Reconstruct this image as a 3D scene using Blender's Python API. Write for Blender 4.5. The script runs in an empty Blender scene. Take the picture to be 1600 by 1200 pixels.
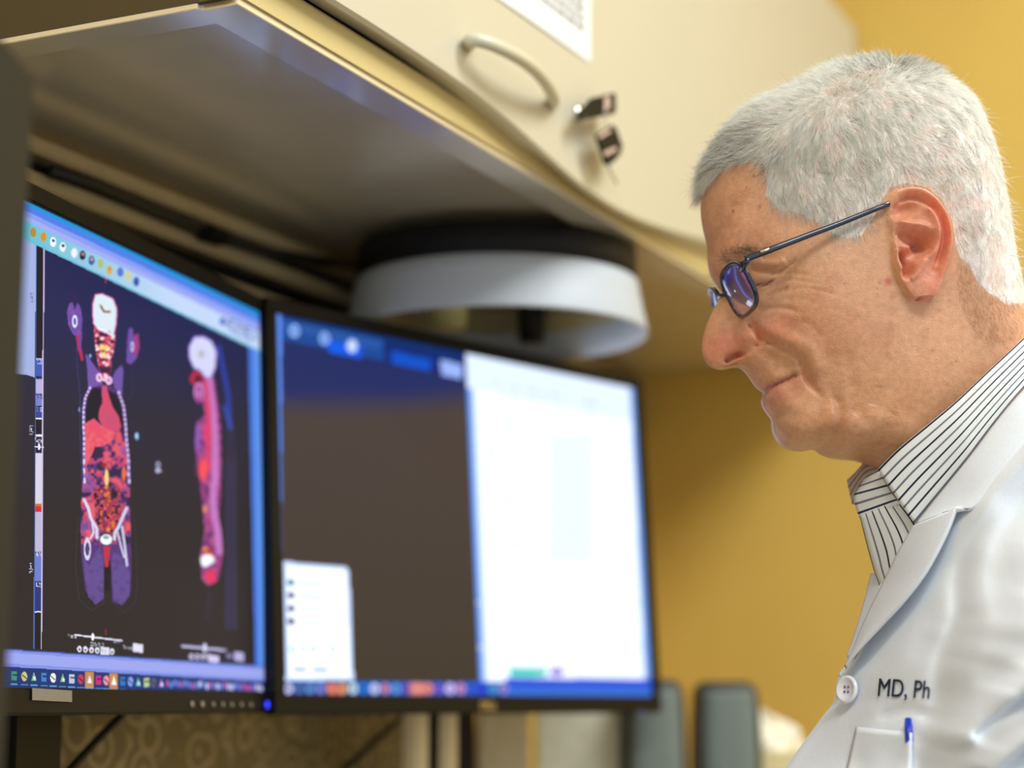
import bpy, bmesh, math
import numpy as np
from mathutils import Vector, Matrix
rng = np.random.default_rng(7)
C = bpy.context.scene.collection
sc = bpy.context.scene

# ---------------------------------------------------------------- camera
CZ = 0.90                                    # camera height above the floor
FPX = 3000.0; TH = math.atan(1/6.0)
cam_d = bpy.data.cameras.new('camera'); cam = bpy.data.objects.new('camera', cam_d); C.objects.link(cam)
cam.location = (0, 0, CZ); cam.rotation_euler = (math.pi/2 + TH, 0, 0)
cam_d.sensor_width = 36; cam_d.lens = FPX/1600*36
cam_d.clip_start = 0.05; cam_d.clip_end = 50
cam_d.dof.use_dof = True; cam_d.dof.focus_distance = 1.262; cam_d.dof.aperture_fstop = 3.0
sc.camera = cam
# ---------------------------------------------------------------- world, lights, exposure
w = bpy.data.worlds.new('world'); sc.world = w; w.use_nodes = True
w.node_tree.nodes['Background'].inputs[0].default_value = (0.90, 0.97, 1.0, 1)
w.node_tree.nodes['Background'].inputs[1].default_value = 0.88
def area(name, loc, target, sx, sy, power, col):
    l = bpy.data.lights.new(name, 'AREA'); l.shape = 'RECTANGLE'; l.size = sx; l.size_y = sy
    l.energy = power; l.color = col
    o = bpy.data.objects.new(name, l); C.objects.link(o); o.location = loc
    o.rotation_euler = (Vector(target) - Vector(loc)).to_track_quat('-Z', 'Y').to_euler()
    return o
area('ceiling_panel_light', (1.35, 1.0, 2.62), (1.35, 1.001, 0), 1.2, 0.6, 50, (0.97, 1.0, 0.98))
area('ceiling_panel_light', (0.5, -0.5, 2.62), (0.5, -0.499, 0), 1.2, 0.6, 44, (0.97, 1.0, 0.99))
sc.view_settings.view_transform = 'Standard'; sc.view_settings.look = 'None'
sc.view_settings.exposure = 0.0; sc.view_settings.gamma = 1.0; sc.view_settings.use_curve_mapping = False
sc.cycles.use_denoising = True

# ---------------------------------------------------------------- projection helpers (photo pixel <-> place)
ct, st = math.cos(TH), math.sin(TH)
def ray(x, y):
    a = (np.asarray(x, float)-800)/FPX; b = (600-np.asarray(y, float))/FPX
    return np.stack([a, ct-b*st, st+b*ct], -1)
CAM = np.array([0, 0, CZ])
def proj(X):
    X = np.asarray(X, float)-CAM
    d = X[..., 1]*ct+X[..., 2]*st; u = -X[..., 1]*st+X[..., 2]*ct
    return np.stack([800+FPX*X[..., 0]/d, 600-FPX*u/d], -1)
def on_z(x, y, z):
    r = ray(x, y); return CAM + r*((z-CZ)/r[..., 2])[..., None] if r.ndim > 1 else CAM + r*(z-CZ)/r[2]
def on_plane(x, y, p0, n):
    r = ray(x, y); t = ((np.asarray(p0)-CAM)@n)/(r@n)
    return CAM + r*(t[..., None] if r.ndim > 1 else t)
def at_depth(x, y, dist):                    # point on the pixel's ray at horizontal distance
    r = ray(x, y); return CAM + r*(dist/r[1])

# ---------------------------------------------------------------- generic helpers
def srgb(r, g, b):
    c = np.array([r, g, b], float)/255
    return np.where(c <= 0.04045, c/12.92, ((c+0.055)/1.055)**2.4)
def col4(t): return (float(t[0]), float(t[1]), float(t[2]), 1.0)
MATS = {}
def mat(name, rgb, rough=0.5, spec=0.5, metal=0.0, noise=0.0, nscale=40, bump=0.0, bscale=200, coat=0.0, emis=None, emis_s=0, sss=0, attr=None, trans=0):
    if name in MATS: return MATS[name]
    m = bpy.data.materials.new(name); m.use_nodes = True; nt = m.node_tree; b = nt.nodes['Principled BSDF']
    base = col4(srgb(*rgb)); b.inputs['Base Color'].default_value = base
    b.inputs['Roughness'].default_value = rough; b.inputs['Specular IOR Level'].default_value = spec
    b.inputs['Metallic'].default_value = metal
    if coat: b.inputs['Coat Weight'].default_value = coat; b.inputs['Coat Roughness'].default_value = 0.15
    tc = nt.nodes.new('ShaderNodeTexCoord')
    src = None
    if attr:
        at = nt.nodes.new('ShaderNodeAttribute'); at.attribute_name = attr; src = at.outputs['Color']
        nt.links.new(src, b.inputs['Base Color'])
    if noise:
        n = nt.nodes.new('ShaderNodeTexNoise'); n.inputs['Scale'].default_value = nscale; n.inputs['Detail'].default_value = 6
        nt.links.new(tc.outputs['Object'], n.inputs['Vector'])
        mr = nt.nodes.new('ShaderNodeMapRange'); mr.inputs['From Min'].default_value = .3; mr.inputs['From Max'].default_value = .7
        mr.inputs['To Min'].default_value = 1-noise; mr.inputs['To Max'].default_value = 1+noise
        nt.links.new(n.outputs['Fac'], mr.inputs['Value'])
        mx = nt.nodes.new('ShaderNodeVectorMath'); mx.operation = 'SCALE'
        if src is None: mx.inputs[0].default_value = base[:3]
        else: nt.links.new(src, mx.inputs[0])
        nt.links.new(mr.outputs['Result'], mx.inputs['Scale']); nt.links.new(mx.outputs[0], b.inputs['Base Color'])
    if bump:
        n = nt.nodes.new('ShaderNodeTexNoise'); n.inputs['Scale'].default_value = bscale; n.inputs['Detail'].default_value = 4
        nt.links.new(tc.outputs['Object'], n.inputs['Vector'])
        bp = nt.nodes.new('ShaderNodeBump'); bp.inputs['Strength'].default_value = 1; bp.inputs['Distance'].default_value = bump
        nt.links.new(n.outputs['Fac'], bp.inputs['Height']); nt.links.new(bp.outputs[0], b.inputs['Normal'])
    if emis is not None:
        b.inputs['Emission Color'].default_value = col4(srgb(*emis)); b.inputs['Emission Strength'].default_value = emis_s
    if sss:
        b.inputs['Subsurface Weight'].default_value = sss; b.inputs['Subsurface Radius'].default_value = (1, .35, .2); b.inputs['Subsurface Scale'].default_value = .006
    MATS[name] = m
    return m
def mesh_obj(name, verts, faces, m, parent=None, smooth=False):
    me = bpy.data.meshes.new(name); me.from_pydata([tuple(map(float, v)) for v in verts], [], [tuple(map(int, f)) for f in faces]); me.update()
    return link(name, me, m, parent, smooth)
def link(name, me, m, parent=None, smooth=False):
    o = bpy.data.objects.new(name, me); C.objects.link(o)
    if m: me.materials.append(m)
    if smooth: me.shade_smooth()
    if parent is not None: put(o, parent)
    return o
def put(o, parent):
    o.parent = parent
    o.matrix_parent_inverse = Matrix.Translation(parent.location).inverted() if parent.type == 'EMPTY' else Matrix.Identity(4)
def big_mesh(name, V, Q, m, parent=None, smooth=True):
    me = bpy.data.meshes.new(name); nv = len(V); nf = len(Q); k = Q.shape[1]
    me.vertices.add(nv); me.vertices.foreach_set('co', np.ascontiguousarray(V, np.float32).ravel())
    me.loops.add(nf*k); me.loops.foreach_set('vertex_index', np.ascontiguousarray(Q, np.int32).ravel())
    me.polygons.add(nf); me.polygons.foreach_set('loop_start', np.arange(0, nf*k, k, dtype=np.int32))
    me.update(calc_edges=True); me.validate()
    return link(name, me, m, parent, smooth)
def set_col(o, name, rgb):
    a = o.data.color_attributes.new(name, 'FLOAT_COLOR', 'POINT')
    buf = np.ones((len(o.data.vertices), 4), np.float32); buf[:, :3] = rgb; a.data.foreach_set('color', buf.ravel())
def tag(o, label=None, cat=None, group=None, kind=None):
    if label: o['label'] = label
    if cat: o['category'] = cat
    if group: o['group'] = group
    if kind: o['kind'] = kind
    return o
def empty(name, loc, label, cat, group=None):
    o = bpy.data.objects.new(name, None); C.objects.link(o); o.location = tuple(map(float, loc)); o.empty_display_size = .05
    return tag(o, label, cat, group)
def bm_obj(name, bm, m, parent=None, smooth=False):
    bmesh.ops.recalc_face_normals(bm, faces=bm.faces)
    me = bpy.data.meshes.new(name); bm.to_mesh(me); bm.free()
    return link(name, me, m, parent, smooth)
def frame_mat(o, ax, ay, az):
    M = Matrix.Identity(4)
    for i in range(3):
        M[i][0] = ax[i]; M[i][1] = ay[i]; M[i][2] = az[i]; M[i][3] = o[i]
    return M
def box_bm(sx, sy, sz, M=None, bevel=0.0, seg=2, bm=None, center=(0, 0, 0)):
    b = bmesh.new()
    bmesh.ops.create_cube(b, size=1, matrix=Matrix.Translation(center) @ Matrix.Diagonal((sx, sy, sz, 1)))
    if bevel: bmesh.ops.bevel(b, geom=list(b.edges), offset=bevel, segments=seg, affect='EDGES')
    if M is not None: bmesh.ops.transform(b, matrix=M, verts=b.verts)
    if bm is not None:
        me = bpy.data.meshes.new('t'); b.to_mesh(me); b.free(); bm.from_mesh(me); bpy.data.meshes.remove(me); return bm
    return b
def tube(points, radii, n=12, cap=True):
    P = np.array(points, float); k = len(P)
    if np.isscalar(radii): radii = [radii]*k
    T = np.gradient(P, axis=0); T /= np.linalg.norm(T, axis=1)[:, None]
    up = np.array([0, 0, 1.0]); V = []; F = []
    N = np.cross(T[0], up); 
    if np.linalg.norm(N) < 1e-3: N = np.cross(T[0], [1, 0, 0])
    N /= np.linalg.norm(N)
    for i in range(k):
        N = N - T[i]*(N@T[i]); N /= np.linalg.norm(N); B = np.cross(T[i], N)
        r = radii[i]; ra, rb = (r if isinstance(r, (tuple, list)) else (r, r))
        for j in range(n):
            a = 2*math.pi*j/n; V.append(P[i]+N*math.cos(a)*ra+B*math.sin(a)*rb)
    for i in range(k-1):
        for j in range(n):
            F.append((i*n+j, i*n+(j+1) % n, (i+1)*n+(j+1) % n, (i+1)*n+j))
    if cap: F.append(tuple(range(n-1, -1, -1))); F.append(tuple((k-1)*n+j for j in range(n)))
    return V, F
def resample(P, n):
    P = np.array(P, float); d = np.r_[0, np.cumsum(np.linalg.norm(np.diff(P[:, :2], axis=0), axis=1))]
    t = np.linspace(0, d[-1], n); return np.stack([np.interp(t, d, P[:, i]) for i in range(P.shape[1])], -1)
def smooth_curve(P, n, closed=False):        # Catmull-Rom
    P = np.array(P, float)
    if closed: Q = np.vstack([P[-1], P, P[0], P[1]])
    else: Q = np.vstack([2*P[0]-P[1], P, 2*P[-1]-P[-2]])
    out = []
    for i in range(1, len(Q)-2):
        for t in np.linspace(0, 1, 12, endpoint=False):
            p0, p1, p2, p3 = Q[i-1:i+3]
            out.append(.5*((2*p1)+(-p0+p2)*t+(2*p0-5*p1+4*p2-p3)*t*t+(-p0+3*p1-3*p2+p3)*t**3))
    if closed: out.append(out[0])
    else: out.append(Q[-2])
    r = resample(np.array(out), n+1 if closed else n)
    return r[:-1] if closed else r
def in_poly(X, Y, poly):
    c = np.zeros(X.shape, bool); n = len(poly)
    for i in range(n):
        x1, y1 = poly[i][:2]; x2, y2 = poly[(i+1) % n][:2]
        if y1 == y2: continue
        c ^= ((y1 > Y) != (y2 > Y)) & (X < (x2-x1)*(Y-y1)/(y2-y1)+x1)
    return c
def dist_line(X, Y, pts):                    # distance to a polyline, and the running parameter 0..1
    best = np.full(X.shape, 1e9); par = np.zeros(X.shape); pts = np.asarray(pts, float); n = len(pts)-1
    for i in range(n):
        a = pts[i]; b = pts[i+1]; d = b-a; L2 = d@d+1e-9
        t = np.clip(((X-a[0])*d[0]+(Y-a[1])*d[1])/L2, 0, 1)
        dd = np.hypot(X-a[0]-t*d[0], Y-a[1]-t*d[1]); m = dd < best
        best = np.where(m, dd, best); par = np.where(m, (i+t)/n, par)
    return best, par
def sstep(a, b, x):
    t = np.clip((x-a)/(b-a), 0, 1); return t*t*(3-2*t)
def text_mesh(txt, size, extrude=0.0004):
    cu = bpy.data.curves.new('t', 'FONT'); cu.body = txt; cu.size = size; cu.extrude = extrude; cu.align_x = 'CENTER'; cu.align_y = 'CENTER'
    o = bpy.data.objects.new('t', cu); C.objects.link(o); dg = bpy.context.evaluated_depsgraph_get()
    me = bpy.data.meshes.new_from_object(o.evaluated_get(dg)); bpy.data.objects.remove(o); bpy.data.curves.remove(cu)
    return me

# ================================================================ THE SETTING
AL = math.radians(25.2)
d2 = np.array([math.sin(AL), math.cos(AL), 0]); n2 = np.array([math.cos(AL), -math.sin(AL), 0]); UZ = np.array([0, 0, 1.0])
HC = 0.44+CZ                                   # underside of the lip of the wall cabinet
O = on_z(370, 0, HC)                           # a point on the cabinet's lower front edge
Cxy = np.array([O[0], O[1], 0])
DEPTH = 0.335
def W(a, b, z): return Cxy + d2*a + n2*b + UZ*z   # a along the wall, b out from the cabinet front, z height
far = on_z(1000, 596, HC); A_END = float((far-Cxy)@d2)
lt = on_z(150, 40, HC); A_BEG = float((lt-Cxy)@d2)
B_WALL = -DEPTH
yellow = mat('yellow_wall_paint', (214, 178, 88), .65, .3, noise=.03, nscale=8, bump=.0004, bscale=300)
panel_fab = None
def quad_box(name, a0, a1, b0, b1, z0, z1, m, parent=None, bevel=0, kind=None):
    bm = bmesh.new(); 
    M = frame_mat(Cxy, d2, n2, UZ)
    box_bm(a1-a0, b1-b0, z1-z0, M, bevel, 2, bm, ((a0+a1)/2, (b0+b1)/2, (z0+z1)/2))
    o = bm_obj(name, bm, m, parent)
    if kind: tag(o, kind=kind)
    return o
quad_box('wall_left', -2.2, A_END+.1, B_WALL-.1, B_WALL, 0, 2.7, yellow, kind='structure')
quad_box('wall_back', A_END, A_END+.1, B_WALL, 3.2, 0, 2.7, yellow, kind='structure')
quad_box('floor', -2.2, A_END+.1, B_WALL-.1, 3.2, -.05, 0, mat('floor_carpet', (96, 88, 78), .95, .1, noise=.2, nscale=300), kind='structure')
quad_box('ceiling', -2.2, A_END+.1, B_WALL-.1, 3.2, 2.7, 2.75, mat('ceiling_paint', (235, 232, 222), .9, .1), kind='structure')

# patterned fabric panel behind the desk (tan with ring swirls)
def swirl_mat():
    m = bpy.data.materials.new('swirl_fabric'); m.use_nodes = True; nt = m.node_tree; b = nt.nodes['Principled BSDF']
    tc = nt.nodes.new('ShaderNodeTexCoord'); v = nt.nodes.new('ShaderNodeTexVoronoi'); v.inputs['Scale'].default_value = 28; v.inputs['Randomness'].default_value = .75
    nt.links.new(tc.outputs['Object'], v.inputs['Vector'])
    s = nt.nodes.new('ShaderNodeMath'); s.operation = 'SINE'; mu = nt.nodes.new('ShaderNodeMath'); mu.operation = 'MULTIPLY'; mu.inputs[1].default_value = 18
    nt.links.new(v.outputs['Distance'], mu.inputs[0]); nt.links.new(mu.outputs[0], s.inputs[0])
    r = nt.nodes.new('ShaderNodeValToRGB'); nt.links.new(s.outputs[0], r.inputs[0])
    r.color_ramp.elements[0].position = .0; r.color_ramp.elements[0].color = col4(srgb(132, 118, 84))
    r.color_ramp.elements[1].position = .8; r.color_ramp.elements[1].color = col4(srgb(168, 152, 112))
    nt.links.new(r.outputs[0], b.inputs['Base Color']); b.inputs['Roughness'].default_value = .9; b.inputs['Specular IOR Level'].default_value = .1
    return m
SW = swirl_mat()
pan = quad_box('partition_panel', A_BEG-.3, A_END-.62, B_WALL+.001, B_WALL+.015, .74, HC-.002, SW)
bk = quad_box('partition_panel', A_BEG-.5, float((on_plane(73, 1150, W(0, B_WALL+.016, 0), n2)-Cxy)@d2), B_WALL+.0165, B_WALL+.03, .74, 1.0, mat('panel_black', (18, 17, 15), .7, .2)); tag(bk, 'plain black panel below the left monitor, left of the swirl fabric', 'panel')
tag(pan, 'tan fabric wall panel with ring swirls behind the monitors', 'panel')

# desk
lam = mat('desk_laminate', (206, 190, 154), .45, .4, noise=.05, nscale=30)
desk = empty('desk', W(.6, 0, 0), 'tan laminate corner desktop under the monitors', 'desk')
quad_box('desktop', A_BEG-.12, A_END-.002, B_WALL+.016, .20, .70, .735, lam, desk, .004)
for a, b in ((A_BEG-.1, .15), (A_BEG-.1, B_WALL+.08), (A_END-.1, .15), (A_END-.1, B_WALL+.08)):
    quad_box('leg', a, a+.05, b-.03, b+.02, 0.001, .70, mat('leg_metal', (70, 68, 64), .4, .5), desk)

# ---------------------------------------------------------------- wall cabinet
cream = mat('cream_metal', (203, 196, 174), .38, .5, noise=.015, nscale=5)
under = mat('cabinet_underside', (232, 226, 210), .2, 1.0, noise=.03, nscale=20, coat=1.0, metal=.3)
railm = mat('cabinet_rail', (206, 187, 132), .33, .6)
cab = empty('wall_cabinet', W(.7, -.15, HC), 'cream overhead cabinet with curved flipper door above the monitors', 'cabinet')
HT = on_plane(1280, 0, W(0, 0, 0), n2)[2]      # height of its top edge
RH = 0.030                                     # rail height
quad_box('bottom_panel', A_BEG+.03, A_END-.004, B_WALL+.004, -.032, HC+.010, HC+.02, under, cab)
quad_box('front_rail', A_BEG, A_END-.004, -.032, 0, HC, HC+RH, railm, cab, .004)
quad_box('front_lip', A_BEG+.004, A_END-.004, -.034, -.002, HC-.0012, HC+.004, under, cab, .0005)
quad_box('side_lip', A_BEG, A_BEG+.028, B_WALL+.004, -.03, HC-.0012, HC+.003, under, cab, .0005)
quad_box('side_panel', A_BEG, A_BEG+.02, B_WALL+.004, -.006, HC+.003, HT, mat('cabinet_side_shaded', (84, 72, 48), .6, .3), cab)  # shadow on the end panel is put into its dark olive colour
quad_box('top_panel', A_BEG, A_END-.004, B_WALL+.004, -.006, HT-.02, HT, cream, cab)
quad_box('seam_shadow_gap', A_BEG+.021, A_END-.006, -.026, -.008, HC+RH, HC+RH+.012, mat('gap_dark', (20, 18, 15), .8, .1), cab)
# flipper door: wavy lower edge, slightly bowed
BF = .016
fe = [(440, -52), (520, 0), (580, 37), (640, 76), (700, 116), (750, 152), (800, 193), (850, 238), (900, 283), (950, 319), (1000, 345), (1050, 362), (1100, 376), (1160, 396), (1230, 424)]
ge = [(430, -42), (490, 0), (560, 42), (640, 93), (700, 138), (780, 203), (850, 263), (900, 305), (950, 338), (1000, 361), (1050, 378), (1100, 396), (1160, 416), (1230, 442)]
fp = np.array([on_plane(x, y, W(0, BF, 0), n2) for x, y in fe]); gp = np.array([on_plane(x, y, W(0, 0, 0), n2) for x, y in ge])
fa = (fp-Cxy)@d2; fz = fp[:, 2]; ga = (gp-Cxy)@d2; gz = gp[:, 2]
A0 = A_BEG+.003; A1 = A_END-.008; NA = 120
V = []; F = []
aa = np.linspace(A0, A1, NA)
zf = np.interp(aa, fa, fz, left=fz[0], right=fz[-1]); zg = np.interp(aa, ga, gz, left=gz[0], right=gz[-1])
ker = np.hanning(9); ker /= ker.sum(); zf = np.convolve(np.pad(zf, 4, 'edge'), ker, 'valid'); zg = np.convolve(np.pad(zg, 4, 'edge'), ker, 'valid')
zg = np.minimum(zg, zf+.012); zg = np.maximum(zg, HC+RH*.6)
secs = 12
for i in range(NA):
    a = aa[i]
    V.append(W(a, -.004, zg[i])); V.append(W(a, .003, zg[i]-.0005)); V.append(W(a, BF-.003, zf[i]-.0015)); V.append(W(a, BF, zf[i]+.001))
    V.append(W(a, BF, HT-.004)); V.append(W(a, BF-.004, HT)); V.append(W(a, -.004, HT))
k = 7
for i in range(NA-1):
    for j in range(k): F.append((i*k+j, i*k+(j+1) % k, (i+1)*k+(j+1) % k, (i+1)*k+j))
F.append(tuple(range(k))); F.append(tuple((NA-1)*k+j for j in range(k-1, -1, -1)))
door = mesh_obj('door', V, F, cream, cab, True)
me = door.data; me.set_sharp_from_angle(angle=math.radians(35))
def on_door(x, y, off=0.0): return on_plane(x, y, W(0, BF+off, 0), n2)
# handle: arched pull
hp = []
px_h = smooth_curve([(733, 70), (738, 62), (765, 68), (800, 84), (830, 104), (852, 128), (864, 150), (864, 162)], 24)
for i, (x, y) in enumerate(px_h):
    t = i/23; off = .026*min(1, math.sin(math.pi*min(max(t, 0), 1))**.5) if 0 < t < 1 else 0
    hp.append(on_door(x, y, off))
V, F = tube(hp, [(.0055, .0055)]*24, 14)
mesh_obj('handle', V, F, mat('handle_cream', (206, 202, 178), .35, .6), door, True)
# lock cylinder
lk = on_door(901, 178); M = frame_mat(lk, d2, UZ, n2)
def cyl_bm(r1, r2, h, M, n=28, bevel=.0006, bm=None):
    b = bmesh.new(); bmesh.ops.create_cone(b, cap_ends=True, segments=n, radius1=r1, radius2=r2, depth=h, matrix=Matrix.Translation((0, 0, h/2)))
    if bevel: bmesh.ops.bevel(b, geom=[e for e in b.edges if len(e.link_faces) == 2 and e.calc_face_angle(0) > .7], offset=bevel, segments=2, affect='EDGES')
    bmesh.ops.transform(b, matrix=M, verts=b.verts)
    if bm is not None:
        me = bpy.data.meshes.new('t'); b.to_mesh(me); b.free(); bm.from_mesh(me); bpy.data.meshes.remove(me); return bm
    return b
chrome = mat('chrome', (215, 215, 210), .18, .6, 1.0)
bm_obj('lock_cylinder', cyl_bm(.0075, .007, .004, M), chrome, door, True)
# keys (hang in the lock; black heads)
blackp = mat('key_black_plastic', (8, 10, 9), .6, .3)
def poly_plate(name, pts, off, th, m, parent, on=on_door, holes=None):
    b = bmesh.new(); vs = [b.verts.new(tuple(on(x, y, off))) for x, y in pts]; b.faces.new(vs)
    r = bmesh.ops.extrude_face_region(b, geom=list(b.faces)); ev = [g for g in r['geom'] if isinstance(g, bmesh.types.BMVert)]
    bmesh.ops.translate(b, vec=Vector(n2*th), verts=ev)
    bmesh.ops.bevel(b, geom=list(b.edges), offset=min(.0006, th*.3), segments=2, affect='EDGES')
    return bm_obj(name, b, m, parent)
key1 = empty('key', on_door(930, 168, .02), 'black-headed key turned sideways in the cabinet lock', 'key')
kh = poly_plate('key_head', [(904, 187), (906, 172), (921, 154), (955, 146), (958, 147), (958, 176), (954, 179), (906, 188)], .016, .003, blackp, key1)
poly_plate('slot_inlay', [(944, 152), (952, 150), (952, 170), (944, 172)], .0195, .0006, mat('slot_pink', (206, 180, 164), .5), kh)
V, F = tube([on_door(902, 180, .0042), on_door(904, 181, .016), on_door(912, 180, .0175)], [.002, .002, .0022], 10); mesh_obj('blade', V, F, chrome, key1, True)
cr = on_door(945, 176, .022)
V, F = tube([cr+(n2*.001)+(d2*math.cos(a)+UZ*math.sin(a))*.0035 for a in np.linspace(0, 2*math.pi, 25)], .0005, 8, False); mesh_obj('key_ring', V, F, chrome, key1, True)
key2 = empty('key', on_door(948, 225, .02), 'black-headed spare key dangling below the lock', 'key')
kh2 = poly_plate('key_head', [(928, 211), (954, 196), (958, 199), (969, 229), (965, 242), (955, 254), (945, 259), (942, 256)], .017, .003, blackp, key2)
for q in ([(934, 212), (952, 201), (954, 206), (936, 217)], [(942, 238), (962, 229), (963, 235), (945, 244)]):
    poly_plate('slot_inlay', q, .0203, .0006, mat('slot_pink', (206, 180, 164), .5), kh2)
V, F = tube([on_door(948, 252, .018), on_door(955, 270, .018), on_door(964, 288, .018)], [.0016, .0013, .0008], 8); mesh_obj('blade', V, F, chrome, key2, True)
V, F = tube([on_door(945, 180, .0225), on_door(947, 190, .0215), on_door(949, 199, .021)], .0005, 8); mesh_obj('link', V, F, chrome, key2, True)
# notice sheet taped to the door
def paper_sheet():
    o4 = [(778, -3), (924, 98), (928, -30), (760, -120)]
    tl, bl, br, tr = on_door(760, -120, .0009), on_door(778, -3, .0009), on_door(923, 98, .0009), on_door(928, -110, .0009)
    bl = on_door(782, 0, .0009)
    ez = UZ*(br[2]-.0); lo = np.array([bl, br]); 
    H = .279; Wd = abs((br-bl)@d2)
    zb = br[2]; tilt = (bl[2]-br[2])
    V = []
    for i in range(9):
        for j in range(9):
            s = i/8; t = j/8
            V.append(br-d2*s*.216+UZ*(tilt*s*.216/max(Wd, 1e-3)+t*.14)+n2*.0006*math.sin(s*3+t*2))
    F = [(i*9+j, i*9+j+1, (i+1)*9+j+1, (i+1)*9+j) for i in range(8) for j in range(8)]
    o = mesh_obj('notice_sheet', V, F, mat('paper_white', (238, 240, 238), .7, .2))
    tag(o, 'white printed notice sheet taped to the cabinet door', 'paper')
    s = o.modifiers.new('s', 'SOLIDIFY'); s.thickness = .0003
    return o, br, tilt/max(Wd, 1e-3)
ps, pbr, psl = paper_sheet()
bm = bmesh.new(); 
for r in range(9):
    z0 = .026+r*.0085; s0 = .018; s1 = .19 - (r*37 % 5)*.012
    x = s0
    while x < s1:
        L = .006+.014*rng.random(); p = pbr-d2*(x+L/2)+UZ*(psl*(x)+z0)+n2*.0016
        box_bm(L, .0026, .0003, frame_mat(p, -d2, UZ, n2), 0, 1, bm); x += L+.004
bm_obj('print_lines', bm, mat('ink_grey', (120, 122, 124), .7), ps)

# tool rails with dark slots under the cabinet, cables
alu = mat('rail_olive', (186, 168, 128), .45, .4, noise=.05, nscale=30)
dark = mat('slot_black', (14, 13, 11), .7, .2)
rail = empty('tool_rail', W(.3, B_WALL+.03, HC-.06), 'long olive tool rails with dark slots under the cabinet', 'rail')
zt = HC
for k_, (z0, z1, b1, m_) in enumerate([(-.003, -.016, .036, alu), (-.018, -.028, .022, dark), (-.030, -.044, .034, alu), (-.062, -.086, .036, alu)]):
    quad_box('rail_bar' if m_ is alu else 'rail_slot', A_BEG+.02, A_END-.01, B_WALL+.0155, B_WALL+b1, zt+z1, zt+z0, m_, rail, .002)
quad_box('rail_slot', A_BEG+.02, A_END-.01, B_WALL+.0155, B_WALL+.020, zt-.062, zt-.044, dark, rail, .001)
def wall_pt(x, y, off): return on_plane(x, y, W(0, B_WALL+off, 0), n2)
cl = empty('cable_clip', wall_pt(333, 368, .05), 'black cable clip on the rail under the cabinet', 'clip')
bm = box_bm(.034, .02, .012, frame_mat(wall_pt(333, 368, .046), d2, n2, UZ), .003); bm_obj('clip_body', bm, dark, cl)
V, F = tube([wall_pt(*p, .0415) for p in ((80, 268), (150, 290), (240, 330), (330, 368), (420, 395), (500, 408), (560, 414))], .0052, 10)
cb = mesh_obj('power_cable', V, F, mat('cable_black', (16, 15, 14), .5)); tag(cb, 'black cable running along the rail under the cabinet', 'cable'); cb.data.shade_smooth()

# foreground panel at the far left
e1 = at_depth(34, 600, .90); ztop = float(at_depth(30, 120, .90)[2])
bm = box_bm(.03, .24, ztop, Matrix.Translation((e1[0]-.015, .90-.12, ztop/2)), .003)
fp_ = bm_obj('divider_panel', bm, mat('divider_dark', (50, 45, 32), .8, .2, noise=.08, nscale=400)); tag(fp_, 'dark olive upright divider panel at the left edge, nearest the viewer', 'panel')

# ---------------------------------------------------------------- round fixture under the cabinet
fc = on_plane(772, 400, W(0, -.152, 0), n2); fc = W(float((at_depth(764, 480, 1.85)-Cxy)@d2), -.148, 0)
def ring_profile(name, prof, m, parent, seg=96, cxyz=(0, 0, 0)):
    V = []; F = []; k = len(prof)
    for i in range(seg):
        a = 2*math.pi*i/seg
        for r, z in prof: V.append((cxyz[0]+r*math.cos(a), cxyz[1]+r*math.sin(a), cxyz[2]+z))
    for i in range(seg):
        for j in range(k):
            F.append((i*k+j, ((i+1) % seg)*k+j, ((i+1) % seg)*k+(j+1) % k, i*k+(j+1) % k))
    return mesh_obj(name, V, F, m, parent, True)
fx = empty('round_lamp', (fc[0], fc[1], HC-.002), 'round lamp with black band and white flared shade under the cabinet', 'lamp')
whs = mat('shade_white', (188, 196, 206), .45, .4)
zc = HC-.002
ring_profile('black_band', [(.137, 0), (.1385, -.034), (.128, -.034), (.125, 0)], mat('lamp_black', (16, 15, 20), .6, .3), fx, cxyz=(fc[0], fc[1], zc))
ring_profile('shade', [(.1385, -.032), (.141, -.046), (.1445, -.064), (.148, -.080), (.148, -.083), (.1455, -.083), (.136, -.074), (.130, -.060), (.128, -.034)], whs, fx, cxyz=(fc[0], fc[1], zc))
ring_profile('top_plate', [(.0005, -.004), (.128, -.004), (.128, -.012), (.0005, -.012)], mat('shade_inner', (196, 190, 160), .5), fx, cxyz=(fc[0], fc[1], zc))
ring_profile('inner_liner', [(.1285, -.014), (.1285, -.056), (.127, -.056), (.127, -.014)], mat('liner_olive', (176, 166, 126), .6), fx, cxyz=(fc[0], fc[1], zc))
bm_obj('bulb_cover', cyl_bm(.022, .018, .05, frame_mat((fc[0]-.05, fc[1]+.06, zc-.012), (1, 0, 0), (0, -1, 0), (0, 0, -1))), mat('bulb_cream', (240, 234, 170), .4), fx, True)
bm_obj('switch_knob', cyl_bm(.016, .013, .06, frame_mat((fc[0]+.035, fc[1]+.09, zc-.012), (1, 0, 0), (0, -1, 0), (0, 0, -1))), mat('lamp_black', (0, 0, 0)), fx, True)
V, F = tube([(fc[0]+.128*math.cos(a_), fc[1]+.128*math.sin(a_), zc-.03) for a_ in (2.2, )]+[(fc[0]+.03, fc[1]+.0, zc-.03)], .003, 8)
mesh_obj('spoke', V, F, whs, fx, True)

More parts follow.
